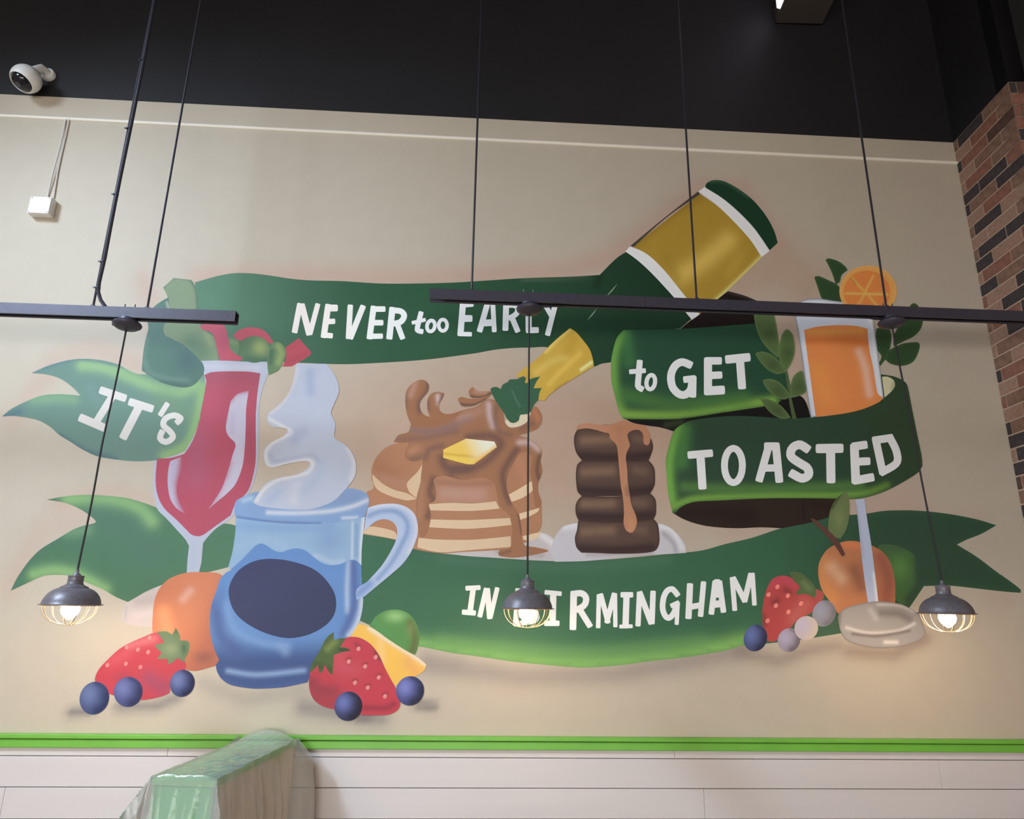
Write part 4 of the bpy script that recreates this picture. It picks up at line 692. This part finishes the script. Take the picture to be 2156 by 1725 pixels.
# ================================================================== HANGING TRACKS AND PENDANT LAMPS
DL = 0.55                                            # lamps hang this far from the mural wall
steel = mat('black_powder_coated_steel', (66, 62, 74), 0.45, 0.25, noise=0.1, nscale=40, bump=0.1, bscale=120)
rodm = mat('black_rod', (62, 60, 68), 0.42, 0.5)
zinc = mat('bolt_zinc', (70, 68, 72), 0.35, 0.9)
Z_A, Z_B = float(at(250, 650, DL)[2]), float(at(1500, 634.5, DL)[2])     # tops of the two channels
TRH = Z_B - float(at(1500, 655, DL)[2]); TW = TRH * 0.95
YT = -DL
def track(name, x0, x1, seams, label, rods, Z_TR, conduit=None):
    e = empty(name, ((x0 + x1) / 2, YT, Z_TR - TRH)); tag(e, label, 'lighting track', 'hanging lighting tracks')
    t = 0.003; cuts = [x0] + seams + [x1]
    for a, b in zip(cuts[:-1], cuts[1:]):
        bm = bmesh.new(); a2, b2 = a + (0.0008 if a != x0 else 0), b - (0.0008 if b != x1 else 0)
        prof = [(-TW/2, Z_TR), (TW/2, Z_TR), (TW/2, Z_TR-TRH), (TW/2-0.010, Z_TR-TRH), (TW/2-0.010, Z_TR-TRH+0.007), (TW/2-0.010+t*0.9, Z_TR-TRH+0.007), (TW/2-0.010+t*0.9, Z_TR-TRH+t), (TW/2-t, Z_TR-TRH+t), (TW/2-t, Z_TR-t),
                (-TW/2+t, Z_TR-t), (-TW/2+t, Z_TR-TRH+t), (-TW/2+0.010-t*0.9, Z_TR-TRH+t), (-TW/2+0.010-t*0.9, Z_TR-TRH+0.007), (-TW/2+0.010, Z_TR-TRH+0.007), (-TW/2+0.010, Z_TR-TRH), (-TW/2, Z_TR-TRH)]
        A = [bm.verts.new((a2, YT + y, z)) for y, z in prof]; B = [bm.verts.new((b2, YT + y, z)) for y, z in prof]
        for i in range(len(prof)): j = (i + 1) % len(prof); bm.faces.new((A[i], A[j], B[j], B[i]))
        bm.faces.new(A[::-1]); bm.faces.new(B)
        obj('channel', bm, steel, e)
    for x in rods:
        r = tube('suspension_rod', [(x, YT, Z_TR - 0.008), (x, YT, ZC)], 0.0055, rodm, e)
        bm = bmesh.new(); add_lathe(bm, [(0, 0), (0.013, 0), (0.013, 0.011), (0.0055, 0.014)], 6, (x, YT, Z_TR)); obj('nut', bm, rodm, r)
    if conduit is not None:
        x, xe = conduit
        pts = [(x + 0.013, YT - 0.006, ZC)] + [(x + 0.013 + 0.002 * math.sin(z * 5), YT - 0.006, z) for z in np.arange(ZC - 0.1, Z_TR + 0.16, -0.15)] + [(x + 0.009, YT - 0.006, Z_TR + 0.13), (x + 0.013, YT - 0.006, Z_TR + 0.08), (x + 0.035, YT - 0.012, Z_TR + 0.035), (x + 0.062, YT - 0.020, Z_TR + 0.004), (x + 0.085, YT + TW/2 + 0.012, Z_TR - 0.03), (x + 0.10, YT + TW/2 + 0.006, Z_TR - TRH - 0.004), (xe, YT + 0.004, Z_TR - TRH - 0.026)]
        c = tube('feed_cable', pts, 0.0085, rodm, e)
        for z in (Z_TR + 0.10, Z_TR + 0.235, Z_TR + 0.60, Z_TR + 0.98, Z_TR + 1.4):
            bm = bmesh.new(); add_lathe(bm, [(0.0125, -0.003), (0.0125, 0.003), (0.0, 0.003)], 10, (x + 0.006, YT - 0.004, z)); add_box(bm, x - 0.014, x - 0.004, YT - 0.010, YT - 0.005, z - 0.0025, z + 0.0035); obj('cable_tie', bm, rodm, c)
    return e
xa = lambda x, y: float(at(x, y, DL)[0])
XA_END, XB0 = xa(499, 668), xa(905, 624)
LX = [xa(268, 690), xa(1114, 660), xa(1876, 680)]
track('lighting_track', xa(-330, 640), XA_END, [], 'black hanging channel above the IT\'S ribbon, its open end showing', [xa(198, 636), xa(310, 650)], Z_A, (xa(198, 636), LX[0] - 0.066))
track('lighting_track', XB0, xa(2420, 665), [xa(1356, 645)], 'long black hanging channel across the upper ribbon and bottle', [xa(993, 615), xa(1467, 635), xa(1866, 648)], Z_B)
shade_m = mat('dark_pewter_enamel', (110, 105, 112), 0.4, 0.2, noise=0.12, nscale=60, bump=0.15, bscale=200)
inner_m = mat('white_enamel_inside', (236, 226, 206), 0.4)
cage_m = mat('brass_cage_wire', (150, 128, 104), 0.35, 0.8)
bulb_m = mat('lit_bulb_glass', (255, 236, 204), 0.3, emit=120.0, ecol=(255, 224, 180))
sock_m = mat('black_socket', (40, 38, 40), 0.5)
cord_m = mat('black_cord', (28, 26, 30), 0.6)
def pendant(ix, rim, cord_top_x, wob, label, feed, rot, Z_TR):
    "rim: centre of the shade rim"
    R = 0.1145 * 1.03; X, Y, Z = rim; xt = cord_top_x
    e = empty('pendant_lamp', (X, Y, Z - R * 0.68)); tag(e, label, 'pendant lamp', 'caged pendant lamps')
    zb = Z_TR - TRH
    cp = lathe('canopy', [(0.0, -0.001), (0.040, -0.001), (0.040, -0.010), (0.042, -0.013), (0.058, -0.019), (0.063, -0.027), (0.060, -0.036), (0.045, -0.047), (0.022, -0.053), (0.006, -0.056), (0.0, -0.056)], (xt, YT - 0.004, zb), steel, e, 32)
    for s in (-1, 1):
        bm = bmesh.new(); add_tube(bm, [(xt + s * 0.023 - 0.004, YT, Z_TR + 0.0005), (xt + s * 0.023 - 0.004, YT, Z_TR + 0.024)], 0.0022, 6); add_lathe(bm, [(0, 0), (0.006, 0), (0.006, 0.006), (0, 0.006)], 6, (xt + s * 0.023 - 0.004, YT, Z_TR + 0.0005)); obj('mounting_bolt', bm, zinc, cp)
        lathe('screw', [(0.004, -0.001), (0.004, -0.0035), (0, -0.0045)], (xt + s * 0.030, YT - 0.034, zb - 0.041), zinc, cp, 8)
    if feed:
        s = feed; tube('feed_wire', [(xt + s * 0.17, YT - 0.002, zb - 0.0045), (xt + s * 0.13, YT - 0.006, zb - 0.007), (xt + s * 0.085, YT - 0.010, zb - 0.016), (xt + s * 0.045, YT - 0.006, zb - 0.014)], 0.004, cord_m, cp)
    z0, z1 = Z + R * 1.10, zb - 0.054
    pts = [(X + (xt - X) * t + wob * math.sin(t * 9.0 + ix) * (1 - abs(2 * t - 1)), YT - 0.004 + (Y - YT + 0.004) * (1 - t), z0 + (z1 - z0) * t) for t in np.linspace(0, 1, 17)]
    tube('cord', pts, 0.0042, cord_m, e)
    cap = lathe('socket_cap', [(0.0, 1.20), (0.055, 1.20), (0.06, 1.17), (0.05, 1.14), (0.06, 1.10), (0.14, 1.02), (0.15, 1.0), (0.255, 0.99), (0.26, 0.95), (0.245, 0.94), (0.245, 0.86), (0.256, 0.85), (0.256, 0.83), (0.245, 0.82), (0.248, 0.74), (0.262, 0.72), (0.262, 0.70), (0.34, 0.65), (0.44, 0.60), (0.455, 0.58), (0.44, 0.555), (0.0, 0.55)], (X, Y, Z), shade_m, e, 36, Matrix.Diagonal((R, R, R)))
    bm = bmesh.new()
    prof = [(0.40, 0.585), (0.52, 0.548), (0.64, 0.485), (0.75, 0.39), (0.84, 0.265), (0.895, 0.13), (0.915, 0.03), (0.93, 0.012), (0.985, 0.012), (1.0, 0.0), (0.99, -0.016), (0.93, -0.014)]
    add_lathe(bm, prof, 56, (X, Y, Z), Matrix.Diagonal((R, R, R)))
    sh = obj('shade', bm, shade_m, e, True)
    prof2 = [(0.93, -0.014), (0.885, 0.02), (0.872, 0.13), (0.82, 0.255), (0.73, 0.375), (0.625, 0.465), (0.51, 0.525), (0.0, 0.55)]
    lathe('shade_lining', prof2, (X, Y, Z), inner_m, sh, 56, Matrix.Diagonal((R, R, R)))
    cg = lathe('cage', [(0.865, -0.016), (0.885, -0.016), (0.885, -0.04), (0.865, -0.04), (0.865, -0.016)], (X, Y, Z), cage_m, e, 48, Matrix.Diagonal((R, R, R)))
    for k in range(14):
        a = 2 * math.pi * (k + rot) / 14; P = []
        for t in np.linspace(0, 1, 13):
            th = t * math.pi / 2; rr = 0.875 * math.cos(th) ** 0.85 if t < 1 else 0.0
            rr = max(rr, 0.055); P.append((X + R * rr * math.cos(a), Y + R * rr * math.sin(a), Z - R * (0.03 + 0.64 * math.sin(th))))
        tube('cage_wire', P, 0.0013, cage_m, cg, 5)
    lathe('cage_button', [(0.0, -0.655), (0.062, -0.66), (0.062, -0.685), (0.0, -0.69)], (X, Y, Z), cage_m, cg, 14, Matrix.Diagonal((R, R, R)))
    lathe('lamp_holder', [(0.0, 0.55), (0.17, 0.55), (0.17, 0.30), (0.15, 0.28), (0.0, 0.28)], (X, Y, Z), sock_m, e, 20, Matrix.Diagonal((R, R, R)))
    lathe('bulb', [(0.0, 0.30), (0.12, 0.29), (0.13, 0.22), (0.19, 0.12), (0.26, 0.0), (0.29, -0.12), (0.285, -0.22), (0.24, -0.33), (0.15, -0.43), (0.05, -0.50), (0.0, -0.52)], (X, Y, Z), bulb_m, e, 24, Matrix.Diagonal((R, R, R)))
    return e
pendant(0, at(150, 1273.5, DL), LX[0] - 0.001, 0.004, 'caged pendant lamp hanging in front of the left ribbon tail', 0, 0.2, Z_A)
pendant(1, at(1110, 1281.5, DL), LX[1], 0.0012, 'caged pendant lamp hanging over the words IN BIRMINGHAM', 1, 0.45, Z_B)
pendant(2, at(1993, 1292, DL), LX[2], 0.0025, 'caged pendant lamp hanging beside the grey glass foot and ribbon end', -1, 0.7, Z_B)

# ================================================================== JUNCTION BOX, CAMERA, CEILING FIXTURE
white_pl = mat('white_plastic', (232, 230, 226), 0.4)
c0, c1 = at(69, 417, 0.03), at(107, 455, 0.03)
jb = empty('junction_box', (float((c0[0]+c1[0])/2), 0, float(c1[2]))); tag(jb, 'small white junction box on the wall under the black paint line', 'junction box')
bm = bmesh.new(); add_box(bm, c0[0], c1[0], -0.045, 0.0, c1[2], c0[2], 0.006); obj('body', bm, white_pl, jb)
lid = box('lid', (c0[0] + 0.003, -0.052, c1[2] + 0.003), (c1[0] - 0.003, -0.045, c0[2] - 0.003), white_pl, jb, 0.002)
for sx, sz in ((0.1, 0.1), (0.9, 0.1), (0.1, 0.9), (0.9, 0.9)):
    lathe('screw', [(0, -0.0005), (0.004, -0.0005), (0.0035, 0.0015), (0, 0.002)], (c0[0] + (c1[0]-c0[0])*sx, -0.052, c1[2] + (c0[2]-c1[2])*sz), zinc, lid, 10, Matrix.Rotation(math.pi/2, 4, 'X'))
wire_m = mat('white_cable_jacket', (214, 208, 202), 0.45)
for i, (xt, xb, off) in enumerate(((138.5, 100, 0.006), (144.5, 112, 0.006))):
    P = [at(xt + (xb - xt) * t + 1.2 * math.sin(t * 6 + i), 250 + (417 - 250) * t, off + 0.012 * math.sin(math.pi * t) * (i == 0)) for t in np.linspace(0, 1, 10)]
    cb = tube('cable', P, 0.0042, wire_m, None, 8); tag(cb, ('thin white cable dropping to the outer side of the junction box', 'thin white cable dropping along the inner side of the junction box')[i], 'cable')

cc = at(55, 166, 0.11); bp = at(104, 160, 0.0)
scam = empty('security_camera', (float(bp[0]), 0, float(bp[2]))); tag(scam, 'white turret security camera mounted on the black upper wall', 'camera')
RX = Matrix.Rotation(math.pi / 2, 4, 'X')
lathe('mount_base', [(0, 0.0), (0.040, 0.0), (0.040, 0.018), (0.034, 0.026), (0, 0.026)], (bp[0], 0, bp[2]), white_pl, scam, 32, RX)
tube('arm', [(bp[0], -0.02, bp[2]), (bp[0] - 0.01, -0.06, bp[2] - 0.002), (float(bp[0] + cc[0]) / 2 - 0.01, -0.10, float(bp[2] + cc[2]) / 2), (cc[0] + 0.02, cc[1], cc[2] + 0.01)], 0.026, white_pl, scam, 16)
ax = Vector((-0.22, -0.38, -0.90)).normalized(); Q = ax.to_track_quat('Z', 'Y').to_matrix().to_4x4()
rr = 0.080
lathe('housing', [(0, -rr)] + [(rr * math.sin(a), -rr * math.cos(a)) for a in np.linspace(0.2, 2.1, 16)] + [(rr * 0.80, rr * 0.58), (rr * 0.74, rr * 0.52), (rr * 0.70, rr * 0.40)], tuple(cc), white_pl, scam, 40, Q)
dk = mat('dark_dome', (22, 24, 30), 0.12)
dm = lathe('lens_dome', [(rr * 0.72, rr * 0.40), (rr * 0.70, rr * 0.50), (rr * 0.58, rr * 0.70), (rr * 0.36, rr * 0.84), (0, rr * 0.90)], tuple(cc), dk, scam, 36, Q)
lathe('lens', [(rr * 0.2, rr * 0.86), (rr * 0.2, rr * 0.91), (rr * 0.1, rr * 0.93), (0, rr * 0.92)], tuple(cc), mat('lens_ring', (90, 92, 100), 0.2, 0.6), dm, 24, Q)

zf = 5.35
f0, f1 = atz(1632, 48, zf), atz(1731, 50, zf)
fx = empty('ceiling_fixture', (float((f0[0]+f1[0])/2), float(f0[1]) - 0.6, zf)); tag(fx, 'dark grey linear ceiling fixture above the brick pier end of the wall', 'ceiling light')
grey_m = mat('fixture_grey', (74, 66, 64), 0.5)
def along(p, s): return np.array(p) + dirn * s
a0, a1 = np.array(f0), np.array(f1); b0, b1 = along(a0, 1.5), along(a1, 1.5); up = np.array([0, 0, 0.12])
pyobj('housing', [tuple(v) for v in (a0, a1, b1, b0, a0 + up, a1 + up, b1 + up, b0 + up)], [(0,1,2,3), (4,7,6,5), (0,4,5,1), (1,5,6,2), (2,6,7,3), (3,7,4,0)], grey_m, fx)
e0, e1 = along(a0, 0.10), along(a0, 1.4); sd = (a0 - a1) / np.linalg.norm(a0 - a1) * 0.02
pyobj('lens', [tuple(v) for v in (e0 + up*0.1, e1 + up*0.1, e1 + up*0.8, e0 + up*0.8, e0 + sd + up*0.15, e1 + sd + up*0.15, e1 + sd + up*0.75, e0 + sd + up*0.75)], [(0,1,2,3), (4,7,6,5), (0,4,5,1), (1,5,6,2), (2,6,7,3), (3,7,4,0)], mat('fixture_lens', (255, 250, 255), 0.4, emit=3.0, ecol=(240, 236, 255)), fx)
for s in (0.3, 1.2):
    c = (along(a0, s) + along(a1, s)) / 2
    tube('hanger', [tuple(c + up), (c[0], c[1], ZC)], 0.004, rodm, fx, 6)

# ================================================================== HALF WALL UNDER PLASTIC SHEETING
ZP = float(at(600, 1556)[2])
w0, w1 = at(516, 1558, 0.03), at(624, 1558, 0.03)
n0, n1 = atz(315, 1641, ZP), atz(460, 1641, ZP)
u = ((n0 + n1) / 2 - (w0 + w1) / 2); u[2] = 0; PL = float(np.linalg.norm(u)); u /= PL           # towards the room
s_ = np.array([-u[1], u[0], 0.]); s_ = s_ if s_[0] > 0 else -s_
PW = float(abs((n1 - n0) @ s_)); ctr = (w0 + w1) / 2; ctr[2] = 0
hw = empty('half_wall', (float(ctr[0] + u[0] * PL / 2), float(ctr[1] + u[1] * PL / 2), 0)); tag(hw, 'low partition wall with lime green end standing against the mural wall', 'half wall')
def lp(s, t, z): return tuple(ctr + s_ * s + u * t + np.array([0, 0, z]))
def pbox(name, s0, s1, t0, t1, z0, z1, material, parent):
    vs_ = [lp(s0,t0,z0), lp(s1,t0,z0), lp(s1,t1,z0), lp(s0,t1,z0), lp(s0,t0,z1), lp(s1,t0,z1), lp(s1,t1,z1), lp(s0,t1,z1)]
    return pyobj(name, vs_, [(0,3,2,1), (4,5,6,7), (0,1,5,4), (1,2,6,5), (2,3,7,6), (3,0,4,7)], material, parent)
side_m = mat('half_wall_side_paint', (230, 208, 188), 0.6, noise=0.04, nscale=4)
pbox('core', -PW/2 + 0.012, PW/2 - 0.012, -0.02, PL - 0.02, 0.0, ZP - 0.026, side_m, hw)
pbox('cap', -PW/2, PW/2, -0.02, PL, ZP - 0.024, ZP - 0.004, mat('half_wall_cap_green', (130, 205, 110), 0.45), hw)
pbox('end_panel', -PW/2 + 0.02, PW/2 - 0.02, PL - 0.018, PL - 0.004, 0.02, ZP - 0.028, mat('half_wall_end_green', (92, 204, 104), 0.45), hw)
pbox('corner_strip', -PW/2 + 0.004, -PW/2 + 0.018, PL - 0.018, PL - 0.001, 0.02, ZP - 0.028, mat('half_wall_corner_green', (112, 186, 92), 0.45), hw)
pbox('corner_strip', PW/2 - 0.018, PW/2 - 0.004, PL - 0.018, PL - 0.001, 0.02, ZP - 0.028, mat('half_wall_corner_green', (112, 186, 92), 0.45), hw)

pm = bpy.data.materials.new('clear_plastic_sheeting'); pm.use_nodes = True; nt = pm.node_tree
for nd in list(nt.nodes): nt.nodes.remove(nd)
out = nt.nodes.new('ShaderNodeOutputMaterial'); tr = nt.nodes.new('ShaderNodeBsdfTransparent'); tr.inputs[0].default_value = (0.96, 0.97, 0.96, 1)
df = nt.nodes.new('ShaderNodeBsdfDiffuse'); df.inputs[0].default_value = (0.80, 0.82, 0.83, 1)
tl = nt.nodes.new('ShaderNodeBsdfTranslucent'); tl.inputs[0].default_value = (0.72, 0.74, 0.73, 1)
gl = nt.nodes.new('ShaderNodeBsdfGlossy'); gl.inputs['Roughness'].default_value = 0.12
m1 = nt.nodes.new('ShaderNodeMixShader'); m1.inputs[0].default_value = 0.35
m2 = nt.nodes.new('ShaderNodeMixShader'); m2.inputs[0].default_value = 0.42
m3 = nt.nodes.new('ShaderNodeMixShader')
fr = nt.nodes.new('ShaderNodeFresnel'); fr.inputs[0].default_value = 1.4
tc = nt.nodes.new('ShaderNodeTexCoord'); no = nt.nodes.new('ShaderNodeTexNoise'); no.inputs['Scale'].default_value = 22; no.inputs['Detail'].default_value = 5; no.inputs['Distortion'].default_value = 1.2
bp_ = nt.nodes.new('ShaderNodeBump'); bp_.inputs['Strength'].default_value = 0.35; bp_.inputs['Distance'].default_value = 0.006
nt.links.new(tc.outputs['Object'], no.inputs['Vector']); nt.links.new(no.outputs['Fac'], bp_.inputs['Height'])
for q in (df, tl, gl, fr): nt.links.new(bp_.outputs[0], q.inputs['Normal'])
nt.links.new(df.outputs[0], m1.inputs[1]); nt.links.new(tl.outputs[0], m1.inputs[2])
nt.links.new(tr.outputs[0], m2.inputs[1]); nt.links.new(m1.outputs[0], m2.inputs[2])
fm = nt.nodes.new('ShaderNodeMath'); fm.operation = 'MULTIPLY'; fm.inputs[1].default_value = 1.0; nt.links.new(fr.outputs[0], fm.inputs[0]); nt.links.new(fm.outputs[0], m3.inputs[0]); nt.links.new(m2.outputs[0], m3.inputs[1]); nt.links.new(gl.outputs[0], m3.inputs[2])
nt.links.new(m3.outputs[0], out.inputs['Surface'])
# the sheet: draped over the top, hanging on both sides and over the near end, bunched at the mural wall
NS, NT = 170, 170; drop = 0.62
def dens(lo, hi, n): return np.linspace(lo, hi, n)
S = np.concatenate([dens(-PW/2 - drop, -PW/2 - 0.012, 55), dens(-PW/2 - 0.006, PW/2 + 0.006, 60), dens(PW/2 + 0.012, PW/2 + drop, 55)])
T = np.concatenate([dens(0.035, PL + 0.006, 110), dens(PL + 0.012, PL + drop, 60)])
def wn(a, b): return (math.sin(a * 1.7 + 1.3 * math.sin(b * 0.9)) + 0.6 * math.sin(a * 3.9 + b * 2.3 + 0.7) + 0.4 * math.sin(a * 8.1 - b * 3.7)) / 2.0
def crease(a): return abs(math.sin(a)) ** 0.6                      # sharp valleys
V = []
for t in T:
    for s in S:
        ds = max(0.0, abs(s) - PW/2 - 0.006); dt = max(0.0, t - PL - 0.006); sg_ = 1 if s > 0 else -1
        sx = max(-PW/2 - 0.006, min(PW/2 + 0.006, s)); ty = min(t, PL + 0.006)
        far = max(0.0, 1 - t / 0.20)                                  # the bunched far end
        q = min(1.0, ds * 5)
        fold_s = (0.022 * crease(t * 15 + 1.2 * math.sin(t * 5)) + 0.010 * crease(t * 37 + ds * 3 + 2)) * q
        p = min(1.0, dt * 7)
        fan = s * (1 + 1.2 * dt) * 30
        fold_t = (0.010 * crease(fan + 0.8 * math.sin(s * 20)) + 0.005 * crease(fan * 2.3 + 1)) * p
        sx += sg_ * ((0.05 * ds if s > 0 else 0.10 * ds) + fold_s + far * 0.10 * min(1, ds * 12 + 0.1))
        ty += 0.04 * dt + fold_t
        if ds > 0 and dt > 0:                                          # corners stand out as flaps
            mn = min(ds, dt); sx += sg_ * mn * 0.34; ty += mn * 0.40
            z = ZP + 0.004 - max(ds, dt) * 0.97 - mn * 0.10
        elif ds > 0 or dt > 0: z = ZP + 0.004 - ds - dt + far * 0.03 * max(0, 1 - ds * 6)
        else:
            edge = max(0.0, 1 - (abs(s) / (PW/2 + 0.006)) ** 2)
            z = ZP + 0.004 + 0.0025 * (1 + wn(s * 24 + t * 10, t * 16)) + 0.003 * crease(t * 21 - s * 9) * edge + (0.006 + 0.04 * far) * edge
        V.append(lp(sx + 0.0015 * wn(t * 40, s * 30), ty, max(z, 0.02)))
NS, NT = len(S), len(T)
F = [(j*NS+i, j*NS+i+1, (j+1)*NS+i+1, (j+1)*NS+i) for j in range(NT-1) for i in range(NS-1)]
sh = pyobj('plastic_sheet', V, F, pm, None, True)
tag(sh, 'clear plastic dust sheet draped over the low partition wall', 'plastic sheet')
